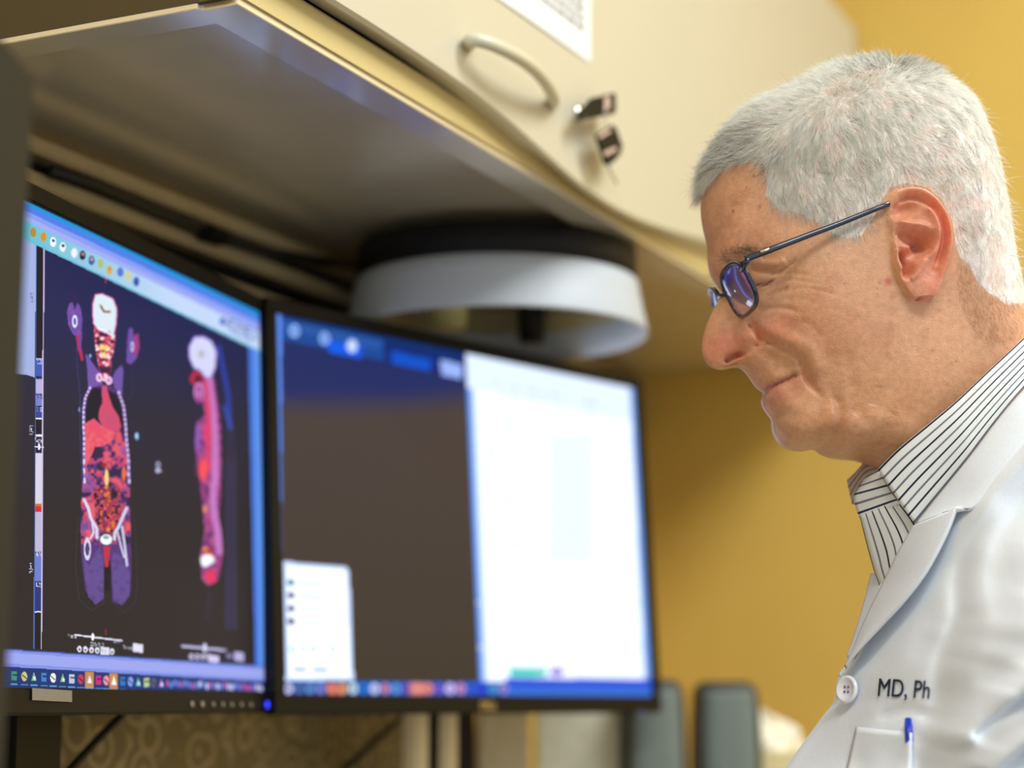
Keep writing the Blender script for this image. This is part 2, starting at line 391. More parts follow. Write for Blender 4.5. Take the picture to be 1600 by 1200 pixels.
# ================================================================ MONITORS
MW, MH = .518, .324
def smin_(a, b): return np.minimum(a, b)
F5 = {  # 5x7 dot font, rows top to bottom
 'L':'10000 10000 10000 10000 10000 10000 11111','e':'00000 00000 01110 10001 11111 10000 01110','f':'00110 01000 11100 01000 01000 01000 01000','t':'01000 01000 11100 01000 01000 01001 00110',
 'F':'11111 10000 11110 10000 10000 10000 10000','u':'00000 00000 10001 10001 10001 10011 01101','s':'00000 00000 01111 10000 01110 00001 11110','i':'00100 00000 01100 00100 00100 00100 01110','o':'00000 00000 01110 10001 10001 10001 01110','n':'00000 00000 10110 11001 10001 10001 10001',
 '1':'00100 01100 00100 00100 00100 00100 01110','5':'11111 10000 11110 00001 00001 10001 01110','.':'00000 00000 00000 00000 00000 01100 01100','0':'01110 10001 10011 10101 11001 10001 01110','7':'11111 00001 00010 00100 01000 01000 01000','6':'00110 01000 10000 11110 10001 10001 01110','3':'11111 00010 00100 00010 00001 10001 01110','2':'01110 10001 00001 00010 00100 01000 11111','9':'01110 10001 10001 01111 00001 00010 01100','/':'00001 00001 00010 00100 01000 10000 10000',
 'A':'01110 10001 10001 11111 10001 10001 10001','r':'00000 00000 10110 11001 10000 10000 10000','T':'11111 00100 00100 00100 00100 00100 00100','h':'10000 10000 10110 11001 10001 10001 10001','c':'00000 00000 01110 10000 10000 10001 01110','k':'10000 10000 10010 10100 11000 10100 10010',
 'H':'10001 10001 10001 11111 10001 10001 10001','E':'11111 10000 10000 11110 10000 10000 11111','R':'11110 10001 10001 11110 10100 10010 10001','M':'10001 11011 10101 10101 10001 10001 10001','S':'01111 10000 10000 01110 00001 00001 11110'}
class Paint:
    def __init__(s, X, Y, base): s.X = X; s.Y = Y; s.C = np.broadcast_to(base, X.shape+(3,)).copy()
    def put(s, m, c, a=1.0):
        m = np.asarray(m, float)*a; s.C = s.C*(1-m[..., None])+(c if getattr(c, 'ndim', 1) > 1 else srgb(*c) if not isinstance(c, np.ndarray) else c)*m[..., None]
    def poly(s, pts, c, a=1.0, mask=None):
        m = in_poly(s.X, s.Y, pts)
        if mask is not None: m = m & mask
        s.put(m, c, a)
    def line(s, pts, wd, c, a=1.0): s.put(dist_line(s.X, s.Y, pts)[0] < wd/2, c, a)
    def ell(s, x, y, rx, ry, c, a=1.0, ring=0, soft=0):
        r = np.hypot((s.X-x)/rx, (s.Y-y)/ry)
        if soft: s.put(np.clip((1-r)/soft, 0, 1), c, a)
        elif ring: s.put((r < 1) & (r > 1-ring), c, a)
        else: s.put(r < 1, c, a)
    def text(s, txt, x, y, hgt, c, dx=(1, 0), dy=(0, 1), wr=1.0):
        px = hgt/7; ex = np.array(dx)*px*wr; ey = np.array(dy)*px
        Mi = np.linalg.inv(np.array([[ex[0], ey[0]], [ex[1], ey[1]]]))
        U = Mi[0, 0]*(s.X-x)+Mi[0, 1]*(s.Y-y); Vv = Mi[1, 0]*(s.X-x)+Mi[1, 1]*(s.Y-y)
        iu = np.floor(U).astype(int); iv = np.floor(Vv).astype(int)
        ok = (iu >= 0) & (iv >= 0) & (iv < 7) & (iu < 6*len(txt))
        g = np.zeros((7, 6*len(txt)), bool)
        for k_, ch in enumerate(txt):
            if ch in F5:
                for r_, row in enumerate(F5[ch].split()):
                    for c_, b_ in enumerate(row): g[r_, k_*6+c_] = b_ == '1'
        m = np.zeros(s.X.shape, bool); m[ok] = g[iv[ok], iu[ok]]
        s.put(m, c)
def vnoise(X, Y, sc_, seed):               # value noise, about -2..2
    r = np.random.default_rng(seed); G = r.normal(size=(128, 128)); out = np.zeros_like(X, dtype=float)
    for o_, (f, a) in enumerate(((.32, 1.0), (.71, .6))):
        u = X*sc_*f+17.3*o_+500; v = Y*sc_*f+9.1*o_+500; iu = np.floor(u).astype(int); iv = np.floor(v).astype(int); fu = u-iu; fv = v-iv; fu = fu*fu*(3-2*fu); fv = fv*fv*(3-2*fv)
        g = lambda a_, b_: G[a_ % 128, b_ % 128]
        out += a*((g(iu, iv)*(1-fu)+g(iu+1, iv)*fu)*(1-fv)+(g(iu, iv+1)*(1-fu)+g(iu+1, iv+1)*fu)*fv)
    return out*1.2
def grad(Y, stops):
    ys = [s_[0] for s_ in stops]; cs = np.array([srgb(*s_[1]) for s_ in stops])
    return np.stack([np.interp(Y, ys, cs[:, i]) for i in range(3)], -1)

def paint_left(X, Y):
    p = Paint(X, Y, np.zeros(3)); sk = (X-240)   # bright streaks
    p.C = grad(Y-.12*X, [(330, (22, 28, 82)), (480, (32, 36, 84)), (620, (38, 36, 56)), (800, (38, 34, 40)), (1100, (42, 35, 34))])  # black-level glow of the panel painted in, navy above and brownish below
    top = 320+.478*(X-50)
    dt = Y-top
    # side panel
    p.poly([(-200, 150), (57, 350), (54, 590), (44, 586), (-200, 560)], (170, 186, 236), .9)
    c3 = lambda L: [(80+x/3.53, 420+y/3.53) for x, y in L]
    c2 = lambda L: [(x/2.307, 680+y/2.307) for x, y in L]
    # colour bar
    def xb(y): return 57-(y-390)*.0065
    xl = xb(Y); xr = xl+11.5
    inb = (X > xl) & (X < xr) & (Y > 378) & (Y < 1013)
    segs = [(560, (24, 20, 34)), (562, (190, 200, 250)), (588, (60, 90, 190)), (592, (24, 30, 60)), (615, (180, 176, 220)), (617, (40, 40, 70)), (634, (120, 130, 205)), (636, (24, 26, 60)), (653, (50, 70, 150)), (655, (230, 230, 250)), (679, (22, 20, 34)), (682, (235, 235, 250)), (708, (24, 28, 60)), (787, (208, 204, 222)), (791, (190, 120, 40)), (800, (215, 40, 50)), (862, (186, 180, 212)), (864, (40, 40, 60)), (908, (110, 125, 205)), (955, (34, 52, 120)), (957, (220, 220, 245)), (1013, (26, 20, 26))]
    y0 = 378
    for y1, c in segs: p.put(inb & (Y >= y0) & (Y < y1), c); y0 = y1
    p.put((np.abs(X-xr) < .9) & (Y > 378) & (Y < 1014), (205, 190, 230)); p.put((np.abs(X-xl) < .6) & (Y > 378) & (Y < 1014), (70, 110, 190))
    dyv = (0, 1)
    for t_, y in (('1.5', 562), ('0.5', 586), ('0.76', 616), ('1.30', 636), ('0.76', 862), ('1.35', 910)):
        p.text(t_, 58.2-(y-562)*.006, y, 6.5, (225, 225, 250) if y not in (586, 616) else (50, 50, 90), (1, .12), dyv, .42)
    p.text('Fusion', 54.5, 684, 7, (225, 225, 245), (1, .1), dyv, .38); p.line([(54, 698), (68, 699)], 1.5, (220, 220, 240)); p.ell(61, 698, 2, 5, (230, 230, 245))
    for y, c in ((458, (25, 25, 60)), (665, (200, 200, 235)), (880, (200, 200, 235))):
        p.text('Left', 47+(6 if y < 500 else 5), y, 5.5, c, (-.05, 1), (-1, 0), .85)
    # ---- coronal figure
    nz = vnoise(X, Y, .16, 3); nf = vnoise(X, Y, .55, 5); nm = vnoise(X, Y, .30, 9)
    p.line(c3([(140, 420), (145, 560), (160, 700), (158, 900), (170, 1180)]), 1.2, (54, 58, 110)); p.line(c3([(450, 560), (450, 680), (420, 720)]), 1.2, (54, 52, 90))
    p.line(c2([(280, 300), (272, 480), (285, 590), (330, 632), (380, 600)]), 1.2, (58, 48, 66)); p.line(c2([(485, 300), (495, 500), (490, 600), (450, 640), (400, 600)]), 1.2, (58, 48, 66))
    p.poly(c3([(100, 125), (130, 120), (150, 160), (140, 200), (105, 190)]), (42, 32, 88))
    armL = c3([(100, 190), (118, 185), (130, 228), (145, 186), (162, 215), (172, 280), (166, 350), (150, 378), (120, 362), (95, 310), (87, 240)])
    p.poly(armL, (112, 78, 168)); p.poly(armL, (150, 90, 180), .5, nf > .6)
    p.ell(*c3([(130, 290)])[0], 4.2, 10, (225, 225, 255), ring=.42)
    p.poly(c3([(135, 365), (152, 365), (165, 430), (178, 500), (168, 510), (146, 440)]), (190, 40, 90)); p.poly(c3([(150, 375), (170, 340), (166, 440), (160, 470)]), (120, 70, 150))
    armR = c3([(428, 330), (448, 325), (455, 372), (478, 358), (487, 430), (470, 495), (440, 527), (415, 515), (420, 400)])
    p.poly(armR, (110, 80, 170)); p.poly(c3([(462, 365), (480, 358), (486, 430), (468, 495), (455, 440)]), (165, 60, 130)); p.ell(*c3([(447, 430)])[0], 2.5, 8, (200, 200, 250), ring=.5)
    p.poly(c3([(190, 465), (230, 522), (270, 575), (285, 640), (235, 655), (205, 690), (200, 560)]), (116, 86, 172)); p.poly(c3([(388, 530), (398, 560), (390, 700), (350, 655), (335, 612), (352, 568)]), (112, 84, 172))
    # trunk base with mottled organs
    trunk = c3([(215, 655), (275, 640), (320, 640), (372, 676), (405, 760), (415, 860), (425, 980), (432, 1180)])+c2([(468, 60), (468, 260), (472, 420), (472, 560), (440, 612), (405, 600), (400, 455), (375, 455), (374, 590), (342, 610), (308, 560), (294, 450), (290, 300), (298, 150), (298, 30)])+c3([(180, 1030), (184, 950), (176, 860), (176, 780), (186, 710)])
    p.poly(trunk, (84, 52, 120))
    ab = in_poly(X, Y, trunk) & (Y > 690) & (Y < 850)
    p.put(ab & (nm > -.1), (206, 70, 108), .85); p.put(ab & (nm > .9), (236, 100, 110), .7); p.put(ab & (nm < -.75), (40, 22, 48), .8); p.put(ab & (nz > .9), (140, 84, 160), .7)
    pel = in_poly(X, Y, c2([(335, 190), (430, 180), (440, 300), (410, 380), (365, 380), (345, 300)]))
    p.put(pel & (nf > -.2), (150, 40, 60), .8); p.put(pel & (nf < -1.0), (40, 18, 34)); p.put(pel & (nf > 1.5), (240, 140, 60), .8)
    p.poly(c3([(230, 655), (275, 658), (282, 740), (262, 790), (265, 850), (240, 826), (192, 850), (190, 780), (203, 700)]), (26, 22, 40)); p.poly(c3([(312, 668), (360, 690), (388, 760), (398, 850), (396, 960), (385, 900), (365, 800), (335, 770)]), (26, 22, 40))
    p.poly(c3([(280, 645), (305, 645), (318, 700), (338, 760), (372, 815), (386, 870), (370, 898), (340, 895), (285, 872), (260, 820), (268, 770), (282, 740)]), (212, 76, 112)); p.ell(*c3([(330, 830)])[0], 10, 12, (190, 78, 124), .5, soft=.5)
    liv = c3([(190, 850), (235, 826), (265, 855), (290, 872), (352, 900), (345, 940), (290, 978), (240, 982), (215, 1050), (192, 1095), (180, 1000), (176, 900)])
    p.poly(liv, (232, 80, 108)); p.poly(liv, (240, 110, 110), .6, nf > .4); p.poly(c3([(356, 900), (383, 898), (392, 940), (380, 965), (352, 950)]), (224, 84, 104))
    for (x, y), rx, ry, c in [(c3([(305, 1150)])[0], 3.5, 16, (255, 225, 140)), (c3([(402, 1130)])[0], 3, 14, (245, 120, 60)), (c3([(292, 1082)])[0], 6, 4, (160, 30, 40)), (c2([(385, 155)])[0], 3.5, 16, (255, 214, 130)), (c2([(445, 140)])[0], 3, 15, (240, 110, 60)), (c2([(390, 340)])[0], 4, 5, (240, 140, 60)), (c2([(408, 320)])[0], 3, 8, (240, 120, 50)), (c2([(380, 215)])[0], 3, 5, (240, 120, 60))]:
        p.ell(x, y, rx, ry, c, soft=.5)
    # thighs
    for th_ in (c2([(300, 440), (320, 470), (345, 420), (362, 400), (374, 460), (374, 590), (345, 610), (318, 582), (308, 520)]), c2([(400, 455), (410, 420), (432, 430), (470, 500), (467, 580), (440, 614), (410, 592)])):
        p.poly(th_, (100, 76, 146)); p.poly(th_, (82, 58, 122), .6, nf > .7)
    p.poly(c2([(376, 450), (398, 450), (396, 560), (378, 560)]), (26, 16, 30)); p.poly(c2([(372, 400), (398, 400), (390, 475), (378, 475)]), (190, 50, 70))
    for L, wd in ((c2([(303, 232), (318, 262), (328, 300), (348, 335), (350, 370)]), 4.5), (c2([(330, 300), (338, 350), (326, 372)]), 3), (c2([(457, 262), (440, 300), (428, 330), (415, 350), (412, 375)]), 4.5), (c2([(440, 330), (450, 400), (458, 470)]), 3.2), (c2([(424, 350), (436, 400), (448, 440)]), 2.5)):
        p.line(L, wd, (206, 206, 236))
    p.ell(*c2([(315, 410)])[0], 5.5, 18, (206, 206, 236), ring=.4)
    p.ell(*c2([(383, 376)])[0], 9, 8, (230, 240, 240)); p.ell(*c2([(383, 368)])[0], 5, 3, (150, 160, 190))
    for L in (c3([(215, 655), (188, 710), (178, 780), (178, 860), (182, 950), (180, 1030), (184, 1180)]), c3([(372, 680), (400, 760), (410, 850), (416, 950), (426, 1050), (430, 1180)])):
        dd, tt = dist_line(X, Y, L); p.put((dd < 1.8), (150, 110, 190)); p.put((dd < 1.6) & (np.sin(tt*110) > -.1), (214, 200, 240))
    # head
    p.poly(c3([(238, 290), (355, 300), (352, 400), (335, 500), (328, 575), (310, 620), (286, 620), (265, 560), (250, 470), (238, 380)]), (186, 44, 92))
    fm = in_poly(X, Y, c3([(238, 290), (355, 300), (352, 400), (335, 500), (328, 575), (310, 620), (286, 620), (265, 560), (250, 470), (238, 380)]))
    p.put(fm & (nf > .3), (226, 90, 120)); p.put(fm & (nf < -.5), (60, 26, 70)); p.put(fm & (nf > 1.1), (240, 220, 230))
    br = c3([(245, 145), (282, 140), (340, 168), (360, 222), (356, 300), (342, 368), (322, 340), (296, 352), (256, 330), (234, 300), (230, 200)])
    p.line(br+[br[0]], 3.4, (200, 60, 150)); p.poly(br, (212, 226, 236)); p.line(c3([(272, 202), (290, 236), (325, 236)]), 3.5, (150, 150, 60)); p.line(c3([(278, 212), (292, 236), (318, 240)]), 2.6, (150, 40, 40))
    p.line(c3([(262, 330), (300, 345), (345, 372)]), 3, (230, 230, 240))
    for q, r_ in (((280, 432), 5.5), ((305, 438), 5), ((292, 475), 5.5)): p.ell(*c3([q])[0], r_, r_*1.2, (255, 220, 130), soft=.6)
    for q in ((265, 600), (318, 616)): p.ell(*c3([q])[0], 5.5, 7, (214, 130, 190)); p.ell(*c3([q])[0], 4.5, 6, (235, 220, 245), ring=.35)
    p.ell(214, 682, 3.4, 6.5, (70, 120, 190)); p.ell(213.5, 681, 2.2, 4.5, (170, 220, 240)); p.ell(141, 556, 1.6, 3, (140, 170, 230)); p.ell(124, 640, 1.4, 4, (110, 140, 210))
    p.ell(247, 726, 4, 5, (150, 155, 190)); p.ell(247, 735, 4.5, 4, (170, 175, 205)); p.ell(247, 726, 1.8, 2.4, (60, 58, 80)); p.ell(253, 737, 1.6, 1.4, (170, 70, 60))
    # ---- sagittal figure
    p.line(c3([(925, 430), (975, 690), (985, 880)]), 7, (44, 66, 168), .85); p.line(c3([(955, 760), (990, 870)]), 6, (54, 84, 190), .6)
    for L in (c3([(975, 880), (980, 1180)])+c2([(822, 0), (815, 695)]), c3([(1000, 880), (1010, 1180)])+c2([(845, 60), (850, 700)])): p.line(L, 3, (58, 56, 92), .7)
    p.poly(c2([(812, 100), (850, 100), (852, 700), (815, 700)]), (54, 50, 84), .6)
    band = c3([(790, 590), (838, 560), (895, 595), (912, 700), (930, 820), (938, 960), (940, 1180)])+c2([(792, 90), (797, 200), (788, 290), (802, 380), (800, 450), (786, 522), (750, 542), (728, 520), (722, 430), (738, 350), (730, 260), (718, 150), (705, 60)])+c3([(800, 1180), (800, 1060), (792, 960), (800, 860), (850, 800), (830, 740), (808, 744), (786, 690)])
    p.poly(band, (150, 60, 130))
    bmask = in_poly(X, Y, band)
    p.put(bmask & (nf > .7), (196, 90, 150), .6); p.put(bmask & (nf < -.9), (70, 34, 90), .6)
    p.line(c3([(870, 610), (890, 760), (905, 950), (905, 1180)])+c2([(770, 180), (768, 260), (785, 350), (790, 420)]), 11, (206, 130, 206), .8)
    p.line(c3([(850, 620), (868, 780), (870, 950), (868, 1100)]), 10, (226, 64, 110), .7)
    for (x, y), rx, ry, c in [(c3([(838, 1110)])[0], 9, 22, (250, 80, 96)), (c3([(860, 900)])[0], 7, 22, (226, 60, 110)), (c2([(735, 120)])[0], 9, 20, (250, 80, 90)), (c2([(760, 510)])[0], 12, 14, (235, 50, 90)), (c2([(740, 265)])[0], 4, 8, (240, 150, 100)), (c2([(752, 425)])[0], 12, 10, (180, 50, 60)), (c2([(740, 410)])[0], 5, 5, (240, 150, 60))]:
        p.ell(x, y, rx, ry, c, soft=.6)
    p.poly(c3([(765, 600), (790, 560), (840, 570), (850, 610), (800, 640), (770, 630)]), (190, 40, 80)); p.ell(*c3([(812, 610)])[0], 9, 10, (90, 20, 40), soft=.6)
    p.ell(*c3([(815, 680)])[0], 8, 15, (206, 130, 190)); p.ell(*c3([(815, 690)])[0], 5, 13, (150, 60, 150), ring=.5)
    p.ell(*c3([(808, 930)])[0], 4.5, 30, (134, 90, 190), soft=.5)
    sb = c3([(790, 376), (840, 374), (885, 400), (912, 460), (905, 545), (880, 604), (850, 600), (820, 560), (785, 545), (762, 490), (760, 430)])
    p.poly(sb, (206, 208, 242)); p.line(sb+[sb[0]], 2.4, (140, 110, 210)); p.ell(*c3([(828, 470)])[0], 7, 9, (170, 180, 170), soft=.8)
    p.ell(*c2([(748, 448)])[0], 13, 10, (240, 244, 250), soft=.4); p.ell(*c2([(740, 460)])[0], 8, 8, (235, 240, 250), soft=.4)
    p.poly(c2([(745, 560), (770, 560), (760, 660), (730, 680)]), (50, 40, 60), .5)
    # right window border
    p.put(X > 388+(Y-540)*.022, (72, 122, 222)); p.put(X > 396+(Y-540)*.018, (96, 150, 240))
    # ---- bottom controls
    p.line([(117, 992), (190, 1001)], 2.5, (215, 212, 230)); p.ell(145, 995, 2.2, 6, (235, 235, 245)); p.line([(165, 984), (165, 992)], 1, (190, 60, 40)); p.line([(165, 434), (165, 442)], 1, (190, 60, 40))
    p.text('Anterior', 106, 990, 6, (200, 200, 220), (1, .1), (0, 1), .35); p.text('229/512', 141, 1003, 6, (200, 200, 220), (1, .1), (0, 1), .6); p.text('Left', 178, 999, 5, (200, 200, 220), (1, .1), (0, 1), .5)
    for x in (124, 133.5, 143, 152, 175): p.ell(x, 1014+(x-124)*.08, 3.6, 5, (215, 214, 230)); p.ell(x, 1015+(x-124)*.08, 1.5, 2, (60, 60, 80))
    p.poly([(157, 1011), (171, 1012), (171, 1024), (157, 1023)], (215, 215, 235)); p.text('Filter', 158, 1014, 5, (120, 120, 150), (1, .05), (0, 1), .35)
    p.text('Thickness', 192, 1008, 6, (200, 200, 220), (1, .1), (0, 1), .4); p.poly([(208, 1005), (223, 1007), (223, 1020), (208, 1018)], (220, 216, 240))
    p.line([(285, 1009), (352, 1016)], 5, (150, 146, 200), .7); p.line([(285, 1010), (350, 1016)], 2.5, (200, 198, 230)); p.ell(320, 1012, 3, 7, (210, 210, 240))
    for x in (299, 308, 317, 325): p.ell(x, 1026, 3.8, 5, (190, 186, 220)); p.ell(x, 1026, 1.5, 2, (70, 66, 90))
    p.poly([(326, 1023), (342, 1025), (342, 1036), (326, 1034)], (205, 200, 240)); p.poly([(366, 1018), (381, 1020), (381, 1034), (366, 1032)], (180, 176, 224)); p.poly([(354, 1021), (363, 1022), (363, 1029), (354, 1028)], (130, 126, 180))
    # ---- top bars
    p.put(dt < 60, (160, 172, 238)); tl = np.clip((X-40)/230, 0, 1)[..., None]
    cbar = srgb(96, 196, 214)*(1-tl)+srgb(192, 212, 244)*tl
    m_ = (dt > 30) & (dt < 60); p.C[m_] = cbar[m_]
    p.put(dt < 30, (136, 158, 242)); p.put((dt > 22) & (dt < 30), (160, 172, 244)); p.put(dt < 14, (78, 128, 236)); p.put(dt < 5, (30, 150, 220)); p.put((dt > 57) & (dt < 60), (110, 190, 220))
    for x, y, c, c_ in [(52, 363, (180, 140, 60), 0), (68, 370, (216, 150, 30), 0), (83, 378, (232, 236, 246), (60, 70, 150)), (98, 386, (225, 228, 240), (20, 40, 110)), (116, 395, (225, 228, 235), 0), (129, 399, (30, 30, 60), (200, 120, 140)), (143, 407, (60, 90, 170), (210, 160, 110)), (157, 412, (180, 190, 120), 0), (171, 422, (214, 180, 90), (240, 120, 60)), (188, 425, (90, 120, 200), 0), (200, 431, (206, 208, 150), 0), (213, 440, (60, 90, 170), 0)]:
        p.ell(x, y, 4.8, 7.5, c)
        if c_: p.ell(x+.5, y-2, 2.4, 2.6, c_)
    p.text('HERMES', 350, 494, 16, (60, 84, 170), (1, .44), (0, 1), .64); p.ell(347, 502, 4, 6, (96, 120, 200)); p.line([(362, 518), (392, 532)], 2.5, (120, 146, 214))
    # ---- status strip and taskbar
    b0 = 1014+.066*(X-17); b1 = 1042+.058*(X-17)
    p.put((Y > b0) & (Y < b1), (128, 146, 232)); p.put((Y > b0+6) & (Y < b1-5), (156, 166, 238)); p.put((Y > b0) & (Y < b0+2), (60, 90, 180))
    p.put(Y >= b1, (22, 52, 116))
    r_ = np.random.default_rng(4)
    ic = [(22, (60, 150, 120)), (38, (200, 200, 120)), (53, (120, 190, 130)), (69, (60, 130, 200)), (83, (230, 230, 235)), (98, (120, 190, 90)), (112, (180, 200, 230)), (126, (200, 60, 90)), (140, (210, 220, 250)), (154, (210, 40, 130)), (166, (240, 150, 170)), (178, (230, 230, 240)), (192, (50, 120, 200)), (204, (130, 160, 240)), (216, (80, 190, 200)), (229, (190, 210, 150)), (240, (90, 90, 120)), (252, (170, 110, 200))]
    for i_, (x, c) in enumerate(ic):
        yc = 1056+.05*(x-22)
        if x in (140, 178): p.poly([(x-7, yc-12), (x+6, yc-12), (x+6, yc+14), (x-7, yc+14)], (206, 140, 70))
        
        if i_ % 3 == 0: p.poly([(x-4, yc-7), (x+4, yc-7), (x+4, yc+7), (x-4, yc+7)], c); p.poly([(x-2, yc-3), (x+4, yc-3), (x+4, yc), (x-2, yc)], tuple(int(v*.45) for v in c))
        elif i_ % 3 == 1: p.ell(x, yc, 4.4, 7.5, c); p.line([(x-3, yc-2), (x+3, yc+3)], 2, tuple(int(v*.5) for v in c))
        else: p.poly([(x, yc-8), (x+4, yc+6), (x-4, yc+6)], c); p.ell(x+1, yc+2, 2, 3, (235, 235, 245), .7)
        p.line([(x-5, yc+13), (x+5, yc+13)], 1.4, (100, 170, 230))
    for x in np.arange(262, 408, 5.6):
        yc = 1056+.05*(x-22); c = [(120, 120, 220), (200, 200, 240), (180, 90, 170), (90, 140, 230)][r_.integers(4)]; p.ell(x, yc+r_.normal(), 2.6, 5.5, c, .85)
    return p.C

def paint_right(X, Y):
    p = Paint(X, Y, np.zeros(3))
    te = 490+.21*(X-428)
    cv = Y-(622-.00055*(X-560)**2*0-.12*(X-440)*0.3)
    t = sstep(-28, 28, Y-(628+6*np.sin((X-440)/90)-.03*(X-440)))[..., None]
    p.C = srgb(32, 42, 96)*(1-t)+grad(Y, [(600, (72, 61, 58)), (1060, (62, 53, 42))])*t  # room reflection painted into the dark screen: navy above, warm brown below
    p.put(Y < te+38, (24, 72, 150)); p.put((Y < te+38) & (X > 600), (14, 40, 110)); p.put(Y < te+5, (14, 50, 110))
    for x in np.arange(446, 600, 12): p.ell(x, 490+.21*(x-428)+14, 6, 7, (60, 110, 190), .6, ring=.35)
    p.poly([(510, 530), (566, 541), (564, 560), (514, 550)], (14, 90, 230)); p.poly([(612, 548), (674, 562), (672, 580), (612, 568)], (10, 82, 205), .9)
    for x, y in ((460, 517), (507, 529), (550, 540)): p.ell(x, y, 8, 10, (150, 186, 244)); p.ell(x, y, 5, 6, (90, 130, 220))
    p.ell(550, 541, 8, 10, (190, 210, 250)); p.poly([(688, 562), (722, 570), (722, 592), (690, 586)], (150, 176, 246))
    p.put(X < 440, (92, 140, 236)); p.put(X < 431, (60, 120, 230))
    # document window
    xl = 728+(Y-560)*.043
    p.put((X > xl), (96, 150, 244)); p.put(X > xl+5, (176, 204, 250)); p.put(X > xl+12, (232, 240, 252)); p.put((X > xl) & (Y < te+52), (216, 230, 252))  # blue edge glow painted along the rim of the white page
    mw = (X > xl+26) & (X < 962)
    n_ = vnoise(X, Y*0+np.round(Y/9)*37, .9, 11)
    p.put(mw & (np.mod(Y, 9) < 3.2) & (Y > 655) & (Y < 860) & (n_ > .5) & (X < xl+75), (150, 172, 226), .7)
    p.put((X > 858) & (X < 925) & (np.mod(Y, 8) < 3) & (Y > 675) & (Y < 880), (150, 172, 226), .55)
    p.put((X > 770) & (X < 940) & (np.mod(Y-te, 16) < 5) & (Y > te+28) & (Y < te+60) & (n_ > .2), (170, 190, 236), .6)
    p.put((X > xl) & (np.abs(Y-942) < 1.5), (200, 212, 240)); p.put((X > xl) & (np.abs(Y-1012) < 1.5), (206, 216, 240))
    p.poly([(797, 1044), (853, 1045), (853, 1058), (797, 1058)], (60, 200, 190)); p.ell(870, 1050, 11, 7, (150, 120, 210))
    p.put(X > 984+(Y-610)*.052, (120, 168, 244))
    # popup
    p.poly([(443, 877), (540, 885), (546, 892), (553, 1064), (446, 1064)], (196, 216, 252)); p.poly([(448, 884), (536, 890), (541, 896), (547, 1058), (452, 1058)], (238, 246, 254))
    for y, c in ((910, (70, 130, 160)), (930, (110, 90, 140)), (951, (110, 90, 140)), (971, (90, 80, 120))):
        p.ell(455, y, 6, 6, c); p.line([(468, y+1), (504, y+3)], 5, (200, 218, 236))
    for i_ in range(5): p.ell(458+i_*15.5, 1014, 5, 6, [(80, 180, 190), (140, 150, 170), (120, 150, 170), (190, 200, 200), (110, 160, 170)][i_], .8, ring=.4)
    p.line([(462, 1046), (476, 1046)], 7, (170, 190, 226)); p.line([(492, 1046), (510, 1047)], 7, (170, 190, 226))
    # taskbar
    tb = 1064+(X-445)*.005
    p.put(Y > tb, (24, 62, 128)); p.put((Y > tb) & (X > 548), (16, 84, 170)); p.put((Y > tb-6) & (X > 790), (40, 84, 214)); p.put((Y > tb+10) & (X > 790), (50, 110, 210))
    cs = [(190, 190, 236), (70, 110, 180), (90, 140, 210), (120, 130, 220), (220, 150, 140), (230, 160, 110), (190, 220, 230), (10, 120, 220), (190, 200, 250), (190, 130, 170), (90, 150, 240), (110, 80, 190), (240, 170, 160), (240, 140, 120), (110, 90, 220), (210, 190, 250), (200, 140, 200), (40, 90, 230), (40, 60, 230), (70, 150, 220), (150, 140, 220)]
    for i_, c in enumerate(cs):
        x = 451+i_*16.8; p.ell(x, 1076, 7.5, 9, c, .95); p.ell(x, 1076, 4, 5, tuple(int(v*.7) for v in c))
    p.poly([(512, 1068), (532, 1068), (532, 1088), (512, 1088)], (220, 110, 80), .7); p.poly([(640, 1066), (664, 1066), (664, 1088), (640, 1088)], (225, 130, 110), .7)
    return p.C

